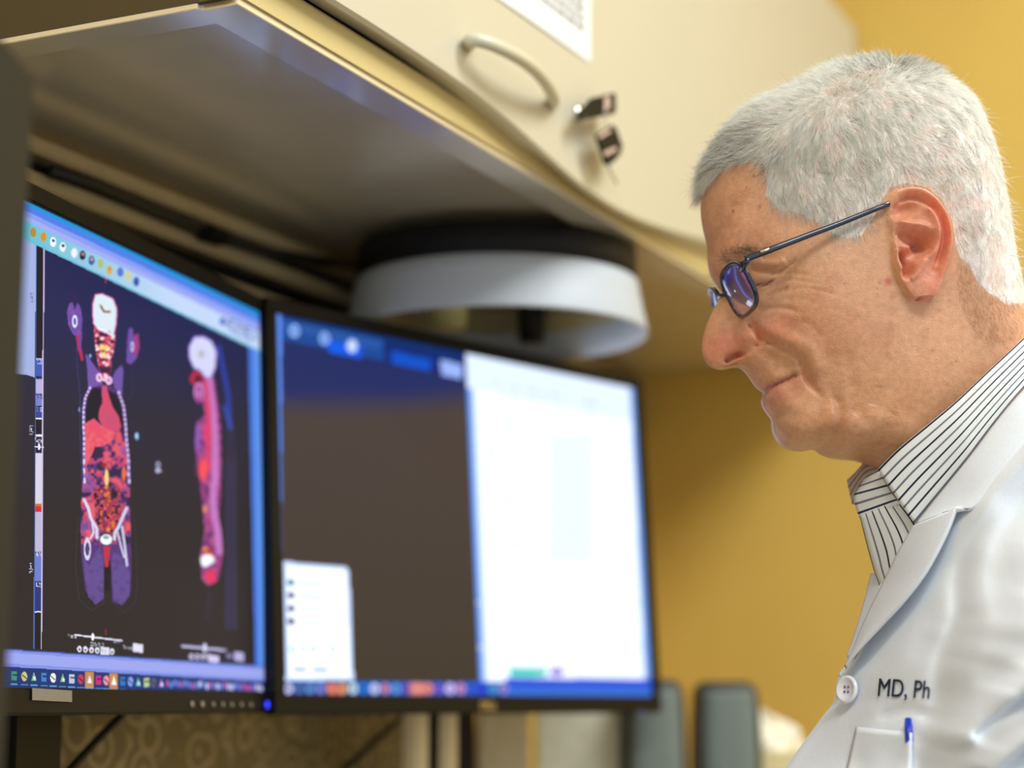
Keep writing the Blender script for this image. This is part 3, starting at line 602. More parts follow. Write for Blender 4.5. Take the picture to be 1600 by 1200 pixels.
def screen_mat(name, strength=1.0):
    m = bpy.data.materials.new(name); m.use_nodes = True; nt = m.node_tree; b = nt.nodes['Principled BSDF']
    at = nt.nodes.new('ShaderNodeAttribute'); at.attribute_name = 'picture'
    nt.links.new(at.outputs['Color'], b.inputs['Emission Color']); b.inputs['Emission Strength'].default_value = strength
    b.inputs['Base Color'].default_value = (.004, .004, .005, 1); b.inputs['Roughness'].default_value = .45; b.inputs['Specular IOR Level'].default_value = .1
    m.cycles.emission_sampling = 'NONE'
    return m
bez = mat('monitor_black', (13, 12, 11), .45, .25)
def monitor(pos, yaw, tilt, painter, nu, nv, label, bezel_b, strength, k=1.0, stand=0):
    MW, MH = .518*k, .324*k; pos = np.array(pos)*k
    wd = np.array([math.sin(yaw), math.cos(yaw), 0]); n = np.array([math.cos(yaw), -math.sin(yaw), 0])
    up = UZ*math.cos(tilt)-n*math.sin(tilt); nn = np.cross(wd, up); nn = n*math.cos(tilt)+UZ*math.sin(tilt)
    br = np.array(pos)+np.array([0, 0, CZ]); ctr = br-wd*MW/2+up*MH/2
    base = ctr-nn*.062; root = empty('computer_monitor', (base[0], base[1], .735), label, 'monitor')
    M = frame_mat(ctr, wd, up, nn)
    # housing with hollow front: back box + bezel frame
    sw, sb, stp = .0135, bezel_b, .0135
    bm = bmesh.new()
    box_bm(MW+2*sw, MH+sb+stp, .009, M, .003, 3, bm, (0, (stp-sb)/2, -.0075)); box_bm(MW-.06, MH-.04, .014, M, .005, 3, bm, (0, 0, -.019))
    box_bm(.30, .20, .024, M, .010, 3, bm, (0, -.01, -.036))
    bm_obj('housing', bm, bez, root)
    bm = bmesh.new(); zf = .0
    box_bm(MW+2*sw, sb, .008, M, .0015, 2, bm, (0, -MH/2-sb/2, 0)); box_bm(MW+2*sw, stp, .008, M, .0015, 2, bm, (0, MH/2+stp/2, 0))
    box_bm(sw, MH, .008, M, .0012, 2, bm, (-MW/2-sw/2, 0, 0)); box_bm(sw, MH, .008, M, .0012, 2, bm, (MW/2+sw/2, 0, 0))
    bz = bm_obj('bezel', bm, bez, root)
    # screen
    uu = np.linspace(-MW/2, MW/2, nu); vv = np.linspace(MH/2, -MH/2, nv)
    U, Vv = np.meshgrid(uu, vv, indexing='ij')
    X = ctr+U[..., None]*wd+Vv[..., None]*up+nn*.001
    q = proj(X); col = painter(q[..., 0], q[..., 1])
    idx = np.arange(nu*nv).reshape(nu, nv)
    Q = np.stack([idx[:-1, :-1], idx[:-1, 1:], idx[1:, 1:], idx[1:, :-1]], -1).reshape(-1, 4)
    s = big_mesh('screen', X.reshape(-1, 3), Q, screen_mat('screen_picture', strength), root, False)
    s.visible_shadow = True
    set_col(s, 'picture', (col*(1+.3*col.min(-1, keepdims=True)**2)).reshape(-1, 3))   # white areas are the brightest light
    # stand
    bm = bmesh.new(); Mz = frame_mat((base[0], base[1], 0), wd, -n, UZ)
    hz = float(ctr[2]-.7475)
    if stand:
        silver = mat('stand_silver', (226, 212, 180), .4, .5)
        for s_ in (-1, 1): box_bm(.025, .018, hz, Mz, .004, 2, bm, (s_*.021, .0, .7475+hz/2))
        box_bm(.067, .018, .03, Mz, .004, 2, bm, (0, 0, .7475+hz-.015)); box_bm(.067, .018, .02, Mz, .004, 2, bm, (0, 0, .7575)); nk = bm_obj('stand_neck', bm, silver, root)
        bm = bmesh.new(); box_bm(.018, .010, hz-.05, Mz, .001, 1, bm, (0, .002, .768+(hz-.05)/2)); bm_obj('cable_slot', bm, dark, nk)
    else:
        box_bm(.07, .018, hz, Mz, .004, 2, bm, (0, .0, .7475+hz/2)); bm_obj('stand_neck', bm, bez, root)
    bm = bmesh.new(); box_bm(.22, .14, .012, Mz, .005, 3, bm, (0, -.01, .7415)); bm_obj('stand_base', bm, bez, root)
    return root, bz, ctr, wd, up, nn, M
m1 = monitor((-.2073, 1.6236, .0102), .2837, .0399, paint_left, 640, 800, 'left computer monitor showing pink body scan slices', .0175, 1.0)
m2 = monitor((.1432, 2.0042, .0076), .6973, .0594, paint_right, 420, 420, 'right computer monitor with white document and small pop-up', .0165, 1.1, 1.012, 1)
def on_mon(m, x, y, off=0): return on_plane(x, y, m[2]+m[5]*(.0045+off), m[5])
def led(m, x, y, r, name, mt):
    p_ = on_mon(m, x, y, .0002); Mx = frame_mat(p_, m[3], m[4], m[5]); return bm_obj(name, cyl_bm(r, r*.9, .0008, Mx, 20, 0), mt, m[1])
led(m1, 418, 1101, .0030, 'power_light', mat('led_blue', (40, 40, 255), .4, emis=(50, 60, 255), emis_s=2.2))
led(m2, 1002, 1115, .0030, 'power_light', mat('led_dim', (60, 60, 90), .4, emis=(90, 90, 160), emis_s=.5))
for x in (300, 316, 333, 348, 362, 377, 392):
    led(m1, x, 1100+(x-300)*.012, .0016 if x > 320 else .0022, 'button', mat('button_grey', (90, 82, 72) if x > 320 else (150, 140, 125), .5))
# silver sticker
bm = bmesh.new(); vs = [bm.verts.new(tuple(on_mon(m1, x, y, .0004))) for x, y in ((50, 1075), (112, 1079), (112, 1097), (50, 1094))]; bm.faces.new(vs)
r = bmesh.ops.extrude_face_region(bm, geom=list(bm.faces)); bmesh.ops.translate(bm, vec=Vector(m1[5]*.0003), verts=[g for g in r['geom'] if isinstance(g, bmesh.types.BMVert)])
o = bm_obj('sticker', bm, mat('sticker_silver', (128, 122, 112), .35, .5, noise=.12, nscale=600), m1[1])
# maker's logo
def logo(m, x, y, size, mt):
    me = text_mesh('DELL', size, .0003); me.transform(frame_mat(on_mon(m, x, y, .0004), m[3], m[4], m[5])); link('logo', me, mt, m[1])
logo(m2, 763, 1103, .0105, mat('logo_gold', (226, 200, 140), .3, .5, .6, emis=None))
# cables under the monitors
def cable(name, pts, r, label, off=.05):
    V, F = tube([wall_pt(x, y, off) for x, y in pts], r, 10); o = mesh_obj(name, V, F, mat('cable_black', (16, 15, 14))); o.data.shade_smooth(); tag(o, label, 'cable')
cable('power_cable', [(60, 1262), (112, 1200), (150, 1158), (195, 1112), (240, 1075)], .0034, 'thick black cable hanging below the left monitor')
cable('video_cable', [(480, 1262), (540, 1200), (585, 1160), (630, 1120), (670, 1085)], .0034, 'thin dark cable slanting below the right monitor', .07)

# ---------------------------------------------------------------- things on the desk beyond the monitors
def desk_pt(x, dist): p = at_depth(x, 1100, dist); return np.array([p[0], p[1], .7352])
def speaker(x0, x1, ytop, dist, label):
    c = desk_pt((x0+x1)/2, dist); wd_ = (x1-x0)/FPX*dist; top = at_depth((x0+x1)/2, ytop, dist)[2]; h = top-c[2]
    o = empty('desk_speaker', c, label, 'speaker', 'grey speakers beside the right monitor')
    V = []; F = []; n = 48; lv = 26
    for i in range(lv):
        t = i/(lv-1); z = c[2]+h*t
        bul = 1-.10*(2*abs(t-.45))**2.2; cap_ = math.sqrt(max(0, 1-max(0, (t-.93)/.07)**2))*.25+.75 if t > .93 else 1
        rx = wd_/2*bul*cap_; ry = wd_*.55*bul*cap_
        for j in range(n):
            a = 2*math.pi*j/n; sx_ = abs(math.cos(a))**.55*(1 if math.cos(a) >= 0 else -1); sy_ = abs(math.sin(a))**.75*(1 if math.sin(a) >= 0 else -1)
            V.append((c[0]+rx*sx_, c[1]+ry*sy_, z))
    for i in range(lv-1):
        for j in range(n): F.append((i*n+j, i*n+(j+1) % n, (i+1)*n+(j+1) % n, (i+1)*n+j))
    F.append(tuple(range(n-1, -1, -1))); F.append(tuple((lv-1)*n+j for j in range(n)))
    cabt = mesh_obj('speaker_cabinet', V, F, mat('speaker_shell', (66, 68, 66), .5, .4), o, True)
    # grille: curved front sheet
    V = []; F = []; gu, gv = 20, 24
    for i in range(gv):
        t = .08+.86*i/(gv-1); bul = 1-.10*(2*abs(t-.45))**2.2
        for j in range(gu):
            s_ = -1+2*j/(gu-1); a = math.pi*1.5+s_*.98; rx = wd_/2*bul*.93; ry = wd_*.55*bul
            sx_ = abs(math.cos(a))**.55*(1 if math.cos(a) >= 0 else -1); sy_ = -abs(math.sin(a))**.75
            V.append((c[0]+rx*sx_, c[1]+ry*sy_*1.03-.001, c[2]+h*t))
    for i in range(gv-1):
        for j in range(gu-1): F.append((i*gu+j, i*gu+j+1, (i+1)*gu+j+1, (i+1)*gu+j))
    g = mesh_obj('grille', V, F, mat('speaker_grille', (112, 122, 118), .75, .2, noise=.1, nscale=900), o, True)
    s_ = g.modifiers.new('s', 'SOLIDIFY'); s_.thickness = .002
speaker(968, 1072, 1062, 2.12, 'grey desk speaker half behind the right monitor')
speaker(1078, 1188, 1065, 2.20, 'grey desk speaker standing free beside the yellow wall')
# paper holder with a slot between monitors (cream upright organiser)
def upright(name, x0, x1, ytop, dist, depth, m, label, cat, group=None, lean=0, bevel=.004):
    c = desk_pt((x0+x1)/2, dist); wd_ = (x1-x0)/FPX*dist; top = at_depth(0, ytop, dist)[2]; h = top-c[2]
    bm = box_bm(wd_, depth, h, Matrix.Translation((c[0], c[1], c[2]+h/2)) @ Matrix.Shear('XY', 4, (lean, 0)) if False else Matrix.Translation((c[0], c[1], c[2]+h/2)), bevel, 2)
    return c, wd_, h, bm
c, wd_, h, bm = upright('binder', 700, 742, 1085, 2.12, .06, dark, '', '')
o = bm_obj('binder', bm, mat('binder_brown', (46, 34, 26), .6)); tag(o, 'dark brown binder standing beside the silver monitor stand', 'binder')
for x0, x1, lab, dd in ((748, 826, 'light tan paper box right of the dark binder', 2.16), (838, 965, 'pale white paper box beside the grey speakers', 2.19)):
    c, wd_, h, bm = upright('box', x0, x1, 1108, dd, .12, None, lab, 'box')
    o = bm_obj('paper_box', bm, mat('box_tan' if x0 < 800 else 'box_pale', (240, 228, 194) if x0 < 800 else (248, 248, 232), .8, .1, noise=.06, nscale=60)); tag(o, lab, 'box')
# crumpled tissues in a box
tc_ = desk_pt(1212, 2.30); tb = empty('tissue_box', tc_, 'pale tissue box with a crumpled white tissue near the yellow wall', 'tissue box')
hh = at_depth(0, 1172, 2.3)[2]-tc_[2]
bm_obj('carton', box_bm(.11, .11, hh, Matrix.Translation((tc_[0]+.012, tc_[1], tc_[2]+hh/2)), .003), mat('carton', (214, 200, 150), .6), tb)
V = []; F = []; nr, na_ = 14, 40
for i in range(nr):
    t = i/(nr-1)
    for j in range(na_):
        a = 2*math.pi*j/na_; r_ = (.034*(1-t)**.7+.002)*(1+.35*math.sin(a*3+t*4)+.2*math.sin(a*7-t*6)); V.append((tc_[0]-.012+r_*math.cos(a)+.012*t*math.sin(5*t), tc_[1]+r_*math.sin(a), tc_[2]+hh+.05*t))
for i in range(nr-1):
    for j in range(na_): F.append((i*na_+j, i*na_+(j+1) % na_, (i+1)*na_+(j+1) % na_, (i+1)*na_+j))
mesh_obj('tissue', V, F, mat('tissue_white', (245, 240, 220), .8, .1), tb, True)

# ================================================================ THE PERSON
PSI = math.radians(3)
Lh = np.array([math.sin(PSI), -math.cos(PSI), 0]); Fh = np.array([-math.cos(PSI), -math.sin(PSI), 0])
P0 = at_depth(1350, 450, 1.305)
def PP(x, y, h): return on_plane(x, y, P0+Lh*h, Lh) # pixel + distance from the body's mid plane (m)
class Shape:
    """half-body relief over the mid plane: outline q (px), rim radius, inner half-widths from scattered points"""
    def __init__(s, outline, R, pts, nseg=500):
        o = np.array([(x, y, r) for (x, y), r in zip(outline, R)], float); s.o = smooth_curve(o, nseg, True)
        s.len = np.linalg.norm(np.roll(s.o[:, :2], -1, 0)-s.o[:, :2], axis=1).mean()
        q = []; v = []
        for x, y, h in pts:
            X = PP(x, y, h*.001); qq = proj(X-Lh*h*.001); q.append(qq); v.append(h)
        q = np.array(q); v = np.array(v, float)
        g = s.rim(q[:, 0], q[:, 1]); v = v/np.clip(g, .35, 1)
        n = len(q); s.q = q
        K = s.k(q, q)+np.eye(n)*2.0
        A = np.zeros((n+3, n+3)); A[:n, :n] = K; A[:n, n] = 1; A[:n, n+1:] = q/1000; A[n, :n] = 1; A[n+1:, :n] = q.T/1000
        s.w = np.linalg.solve(A, np.r_[v, 0, 0, 0]); s.feats = []
    def k(s, a, b):
        r = np.linalg.norm(a[:, None]-b[None], axis=2)/50; return r*r*np.log(r+1e-9)
    def rim(s, X, Y):
        out = np.zeros(X.size); x = X.ravel(); y = Y.ravel()
        for i in range(0, x.size, 20000):
            dx = x[i:i+20000, None]-s.o[None, :, 0]; dy = y[i:i+20000, None]-s.o[None, :, 1]; w2 = 1/(dx*dx+dy*dy+.05); w4 = w2*w2
            S = w4.sum(1); d = (S*s.len/(math.pi/2))**(-1/3); R = (w4*s.o[None, :, 2]).sum(1)/S
            t = np.clip(d/R, 0, 1); out[i:i+20000] = np.sqrt(np.clip(1-(1-t)**2, 0, 1))
        return out.reshape(X.shape)
    def base(s, X, Y):
        q = np.stack([X.ravel(), Y.ravel()], -1); out = np.zeros(len(q)); n = len(s.q)
        for i in range(0, len(q), 20000):
            c = q[i:i+20000]; out[i:i+20000] = s.k(c, s.q)@s.w[:n]+s.w[n]+c@s.w[n+1:]/1000
        return np.maximum(out.reshape(X.shape), 1)*s.rim(X, Y)
    def h(s, X, Y):
        X = np.asarray(X, float); Y = np.asarray(Y, float); H = s.base(X, Y); g = s.rim(X, Y) if s.feats else 1
        for f in s.feats: H = H + f(X, Y)*np.clip(g*2.5, 0, 1)
        return np.maximum(H, 0)
    def toq(s, pts, n=6):
        p = np.array(pts, float); q = p.copy()
        for _ in range(n):
            H = s.base(q[:, 0], q[:, 1])*.001
            for i in range(len(p)):
                q[i] = proj(PP(p[i, 0], p[i, 1], H[i])-Lh*H[i])
        return q
    def line(s, pts, amp, wd, taper=True, off=None):
        L = smooth_curve(s.toq(pts), max(12, 6*len(pts)))
        if off is not None: L = L+np.array(off)
        def f(X, Y):
            m = (X > L[:, 0].min()-4*wd) & (X < L[:, 0].max()+4*wd) & (Y > L[:, 1].min()-4*wd) & (Y < L[:, 1].max()+4*wd)
            out = np.zeros(X.shape)
            if m.any():
                d, t = dist_line(X[m], Y[m], L); out[m] = amp*np.exp(-(d/wd)**2)*(np.clip(np.sin(np.pi*np.clip(t, .03, .97))*2.2, 0, 1) if taper else 1)
            return out
        s.feats.append(f)
    def blob(s, x, y, rx, ry, amp, rot=0):
        c = s.toq([(x, y)])[0]; ca, sa = math.cos(rot), math.sin(rot)
        def f(X, Y):
            dx = X-c[0]; dy = Y-c[1]; return amp*np.exp(-(((dx*ca+dy*sa)/rx)**2+((-dx*sa+dy*ca)/ry)**2))
        s.feats.append(f)
    def build(s, name, cen, nr, nr2, m, parent, far_dir=None):
        n = len(s.o); cen = np.array(cen, float)
        ph = np.linspace(0, math.pi/2, nr+1)[1:]; rr = np.sin(ph); ph2 = np.linspace(0, math.pi/2, nr2+1)[1:-1]; rr2 = np.sin(ph2)[::-1]
        Q1 = cen+rr[:, None, None]*(s.o[None, :, :2]-cen); H1 = s.h(Q1[..., 0], Q1[..., 1]); H1[-1] = 0
        Q2 = cen+rr2[:, None, None]*(s.o[None, :, :2]-cen); H2 = s.h(Q2[..., 0], Q2[..., 1])
        Hc = s.h(np.array([cen[0]]), np.array([cen[1]]))
        Qa = np.vstack([cen[None], Q1.reshape(-1, 2), Q2.reshape(-1, 2), cen[None]])
        Ha = np.r_[Hc, H1.ravel(), -H2.ravel(), -Hc]*.001
        base = on_plane(Qa[:, 0], Qa[:, 1], P0, Lh); Lf = Lh if far_dir is None else -far_dir
        V = base+np.where((Ha > 0)[:, None], Ha[:, None]*Lh, Ha[:, None]*Lf)
        T = nr+len(rr2); i = np.arange(n); j = (i+1) % n; Fq = []
        for k_ in range(T-1):
            a = 1+k_*n; b = a+n; Fq.append(np.stack([a+i, b+i, b+j, a+j], -1))
        Fq = np.vstack(Fq); last = len(V)-1
        tri1 = np.stack([np.zeros(n, int), 1+i, 1+j, 1+j], -1); tri2 = np.stack([np.full(n, last), 1+(T-1)*n+j, 1+(T-1)*n+i, 1+(T-1)*n+i], -1)
        me_V = V
        me = bpy.data.meshes.new(name)
        quads = Fq; tris = np.vstack([tri1[:, :3], tri2[:, :3]])
        loops = np.r_[quads.ravel(), tris.ravel()]; starts = np.r_[np.arange(len(quads))*4, len(quads)*4+np.arange(len(tris))*3]
        me.vertices.add(len(V)); me.vertices.foreach_set('co', V.astype(np.float32).ravel()); me.loops.add(len(loops)); me.loops.foreach_set('vertex_index', loops.astype(np.int32))
        me.polygons.add(len(starts)); me.polygons.foreach_set('loop_start', starts.astype(np.int32)); me.update(calc_edges=True); me.validate()
        o = link(name, me, m, parent, True); s.V = V; s.Qa = Qa; s.Ha = Ha; s.quads = quads
        return o

person = empty('person', (float(P0[0])+.1, float(P0[1]), 0.0), 'grey-haired man in glasses, striped shirt and white coat facing the monitors', 'person')

head_outline = [((1098, 303), 60), ((1096, 320), 60), ((1097, 338), 60), ((1100, 356), 55), ((1105, 376), 45), ((1106, 395), 38), ((1107, 412), 30), ((1113, 432), 20), ((1124, 447), 17), ((1130, 456), 16), ((1124, 467), 17), ((1117, 479), 18), ((1111, 492), 19), ((1104, 507), 22), ((1100, 521), 25), ((1097, 537), 28), ((1098, 554), 26), ((1104, 567), 22), ((1115, 575), 18), ((1128, 577), 14), ((1141, 574), 12), ((1152, 573), 14), ((1160, 576), 20), ((1169, 586), 26), ((1177, 598), 28), ((1184, 606), 24), ((1192, 610), 18), ((1194, 615), 18), ((1191, 624), 22), ((1194, 636), 26), ((1201, 647), 28), ((1207, 656), 30), ((1208, 666), 34), ((1212, 678), 38), ((1221, 691), 42), ((1235, 700), 46), ((1254, 704), 46), ((1276, 701), 44), ((1290, 708), 44), ((1306, 714), 46), ((1325, 717), 52), ((1345, 720), 60), ((1368, 735), 70), ((1385, 790), 80), ((1400, 850), 90), ((1440, 900), 100), ((1540, 920), 100), ((1660, 880), 110), ((1730, 790), 120), ((1690, 690), 120), ((1630, 560), 120), ((1592, 475), 110), ((1576, 417), 105), ((1566, 368), 110), ((1557, 316), 120), ((1545, 265), 130), ((1529, 218), 135), ((1507, 176), 140), ((1473, 145), 145), ((1432, 121), 148), ((1388, 110), 150), ((1345, 106), 150), ((1302, 113), 148), ((1259, 129), 140), ((1215, 153), 125), ((1170, 175), 110), ((1138, 207), 95), ((1115, 240), 80), ((1102, 272), 68)]
H_pts = [(1130, 250, 34), (1160, 290, 45), (1135, 320, 34), (1165, 330, 43), (1205, 300, 53), (1205, 350, 51), (1260, 300, 64), (1260, 370, 60), (1320, 330, 68), (1330, 380, 67), (1370, 400, 68), (1310, 420, 65),
 (1132, 382, 30), (1160, 388, 41), (1190, 392, 49), (1225, 398, 55), (1145, 425, 17), (1170, 432, 25), (1195, 436, 35), (1225, 440, 48), (1270, 440, 58),
 (1140, 462, 8), (1150, 478, 10), (1160, 455, 14), (1175, 470, 21), (1195, 482, 36), (1165, 498, 17), (1125, 505, 12), (1120, 540, 10), (1142, 540, 14.5), (1150, 515, 15), (1168, 528, 18), (1188, 540, 22),
 (1200, 500, 39), (1240, 490, 51), (1290, 480, 61), (1350, 470, 65), (1215, 530, 36), (1245, 540, 45), (1285, 540, 55), (1340, 540, 60), (1400, 540, 61),
 (1178, 572, 14), (1205, 585, 19), (1228, 580, 26), (1250, 584, 33), (1280, 600, 43), (1320, 600, 51), (1205, 625, 15), (1225, 625, 23), (1252, 625, 31), (1285, 635, 40), (1225, 655, 20), (1230, 678, 20), (1255, 670, 29), (1290, 675, 36), (1320, 650, 44), (1345, 640, 50),
 (1330, 690, 38), (1370, 690, 40), (1380, 640, 53), (1430, 600, 60), (1430, 660, 54), (1480, 560, 62), (1550, 540, 61), (1520, 620, 56), (1610, 560, 57), (1450, 720, 32), (1420, 800, 28), (1500, 820, 34), (1560, 660, 50), (1600, 700, 44), (1650, 780, 40),
 (1200, 230, 60), (1300, 180, 70), (1300, 260, 74), (1400, 180, 76), (1400, 260, 79), (1450, 220, 80), (1500, 260, 79), (1500, 330, 77), (1540, 330, 76), (1530, 400, 71), (1480, 420, 71), (1430, 350, 73), (1420, 480, 65), (1500, 470, 65), (1560, 440, 66), (1250, 200, 64)]
HS = Shape([a for a, b in head_outline], [b for a, b in head_outline], H_pts)
# ear
ear = [(1378, 325), (1384, 311), (1399, 299), (1418, 295), (1440, 298), (1460, 311), (1474, 329), (1484, 352), (1488, 376), (1486, 400), (1481, 425), (1474, 447), (1464, 463), (1450, 471), (1436, 469), (1424, 461), (1414, 448), (1402, 432), (1395, 415), (1392, 396), (1388, 374), (1382, 350)]
# the ear stands out from the head: refer to pixels at its own distance
def ear_q(pts, hh=84):
    out = []
    for x, y in pts:
        h_ = .001*(70+(hh-70)*np.clip((x-1375)/90, 0, 1)); out.append(proj(PP(x, y, h_)-Lh*h_))
    return np.array(out)
EQ = smooth_curve(ear_q(ear), 160, True)
def ear_f(X, Y):
    out = np.zeros(X.shape); m = (X > 1340) & (X < 1500) & (Y > 270) & (Y < 500)
    if not m.any(): return out
    x = X[m]; y = Y[m]; inside = in_poly(x, y, EQ); d, _ = dist_line(x, y, np.vstack([EQ, EQ[:1]])); sd = np.where(inside, d, -d)
    cx = EQ[:, 0].min(); t = np.clip((x-cx)/(EQ[:, 0].max()-cx), 0, 1); tv = np.clip((y-EQ[:, 1].min())/175, 0, 1)
    raise_ = .8+16.5*t**.75*(1-.25*tv**2)
    we = 3.6+12*np.clip(1-t*3.2, 0, 1)*(tv > -.1); e = raise_*sstep(-.3, 1, sd/we)
    def ln(pts, amp, wd):
        L = smooth_curve(ear_q(pts), 40); dd, tt = dist_line(x, y, L); return amp*np.exp(-(dd/wd)**2)*np.clip(np.sin(np.pi*np.clip(tt, .04, .96))*3, 0, 1)
    ins = sstep(0, 1, sd/(4+5*np.clip(1-t*3.2, 0, 1)))
    g = np.zeros(x.shape)
    g += 2.2*np.exp(-((sd-6)/5.5)**2)*np.clip(t*3, 0.3, 1)*np.clip(1.9-tv*1.9, 0, 1)
    g += ln([(1396, 326), (1415, 312), (1440, 316), (1459, 330), (1472, 354), (1474, 380), (1468, 405), (1462, 420)], -5.5, 4.2)
    g += ln([(1436, 326), (1453, 336), (1463, 356), (1462, 382), (1452, 398), (1438, 404)], 3.0, 6.0)
    def bl(cx_, cy_, rx, ry, amp, rot=0):
        c_ = ear_q([(cx_, cy_)])[0]; ca, sa = math.cos(rot), math.sin(rot); dx = x-c_[0]; dy = y-c_[1]
        return amp*np.exp(-(((dx*ca+dy*sa)/rx)**2+((-dx*sa+dy*ca)/ry)**2)**1.5)
    g += bl(1412, 331, 17, 10, -7, -.3)
    g += ln([(1399, 348), (1418, 353), (1436, 355), (1452, 360)], 3.2, 4.2)
    g += bl(1428, 373, 26, 12, -13, .32); g += bl(1441, 386, 12, 14, -10)
    g += ln([(1398, 368), (1412, 377), (1428, 384)], 3.6, 5)
    g += bl(1421, 400, 13, 12, -9); g += bl(1420, 420, 7, 12, -8, .2)
    g += ln([(1407, 390), (1413, 405), (1420, 427)], -7, 4.4)
    g += ln([(1397, 388), (1401, 405), (1410, 424)], 3.0, 6)
    g += ln([(1420, 436), (1432, 428), (1440, 414), (1444, 402)], 3.0, 5.5)
    g += bl(1450, 448, 18, 16, 2.0)
    g += ln([(1424, 462), (1432, 470), (1438, 480)], -2, 2.5)
    out[m] = e+g*ins
    return out
HS.feats.append(ear_f)
# soft forms and creases
B = HS.blob; Ln = HS.line
Ln([(1172, 507), (1192, 529), (1220, 544), (1246, 558), (1257, 581), (1270, 604), (1284, 620)], -4.2, 4.5)
Ln([(1185, 505), (1205, 522), (1232, 536), (1258, 548), (1272, 572), (1284, 596)], 4.8, 14)
Ln([(1200, 552), (1222, 562), (1240, 574)], -2.2, 12)
Ln([(1166, 505), (1180, 512), (1187, 524), (1186, 536), (1177, 545)], -5.0, 4.2); B(1166, 529, 13, 11, 4.2)
B(1128, 545, 16, 16, 1.0); Ln([(1133, 565), (1146, 556), (1164, 550)], -12, 4.5); Ln([(1150, 507), (1145, 520), (1150, 534)], -1.2, 6)
Ln([(1196, 608), (1211, 601), (1229, 593), (1243, 586), (1254, 584)], -4.6, 2.8); B(1212, 617, 16, 8, 1.8, -.45); Ln([(1206, 593), (1225, 584)], .9, 6); B(1258, 590, 6, 9, -1.5)
B(1215, 652, 16, 7, -2.2, .2); B(1238, 678, 22, 18, 2.0); B(1262, 640, 16, 18, 1.5)
Ln([(1302, 614), (1311, 633), (1310, 661), (1297, 684), (1278, 697)], -2.6, 5.5); Ln([(1296, 630), (1298, 655), (1285, 678)], 2.2, 10)
Ln([(1374, 600), (1368, 618), (1362, 636)], -1.0, 6); Ln([(1332, 633), (1348, 651), (1362, 668)], -1.3, 10); Ln([(1348, 691), (1360, 706), (1376, 724)], -2.2, 5); Ln([(1400, 640), (1380, 670), (1372, 690)], -1.4, 7)
Ln([(1320, 545), (1330, 580), (1332, 615)], -1.0, 9)
# eye region
Ln([(1168, 417), (1180, 421), (1195, 423), (1214, 424), (1226, 420), (1240, 410), (1248, 400)], -3.0, 3.2); Ln([(1174, 408), (1195, 413), (1216, 412), (1230, 404)], 2.6, 6)
B(1178, 440, 13, 10, 3.0); Ln([(1162, 436), (1178, 444), (1196, 444), (1208, 438)], -2.0, 2.0)
Ln([(1196, 429), (1216, 428), (1240, 428), (1266, 430)], -1.0, 2.4); Ln([(1195, 450), (1221, 442), (1240, 434)], -.9, 2.4); Ln([(1195, 465), (1214, 456), (1232, 452)], -.9, 2.4); Ln([(1200, 439), (1230, 436), (1290, 446)], -.6, 2.2); Ln([(1225, 455), (1262, 450), (1310, 462)], -.5, 2.6)
Ln([(1180, 478), (1191, 484), (1210, 481), (1232, 482), (1250, 488)], -1.8, 3.5); B(1196, 470, 14, 8, 1.2)
Ln([(1214, 470), (1240, 466), (1280, 474)], -.5, 3); Ln([(1250, 500), (1272, 512), (1286, 530)], -.6, 5)
# forehead
Ln([(1118, 366), (1131, 358), (1146, 356), (1160, 350)], -.9, 2.4); Ln([(1112, 347), (1122, 341), (1138, 340)], -.7, 2.6); Ln([(1116, 328), (1135, 322), (1160, 322)], -.4, 3.5)
B(1140, 388, 20, 7, 1.6, .3); Ln([(1124, 402), (1132, 410), (1138, 420)], -1.4, 4); B(1250, 350, 30, 18, -1.2)
Ln([(1130, 458), (1137, 452), (1145, 447)], -.8, 2.2)

skinm = mat('skin', (206, 150, 118), .38, .5, noise=.10, nscale=260, bump=.0004, bscale=700, attr='tone', sss=.30)
body = HS.build('body', (1395, 440), 430, 110, skinm, person)
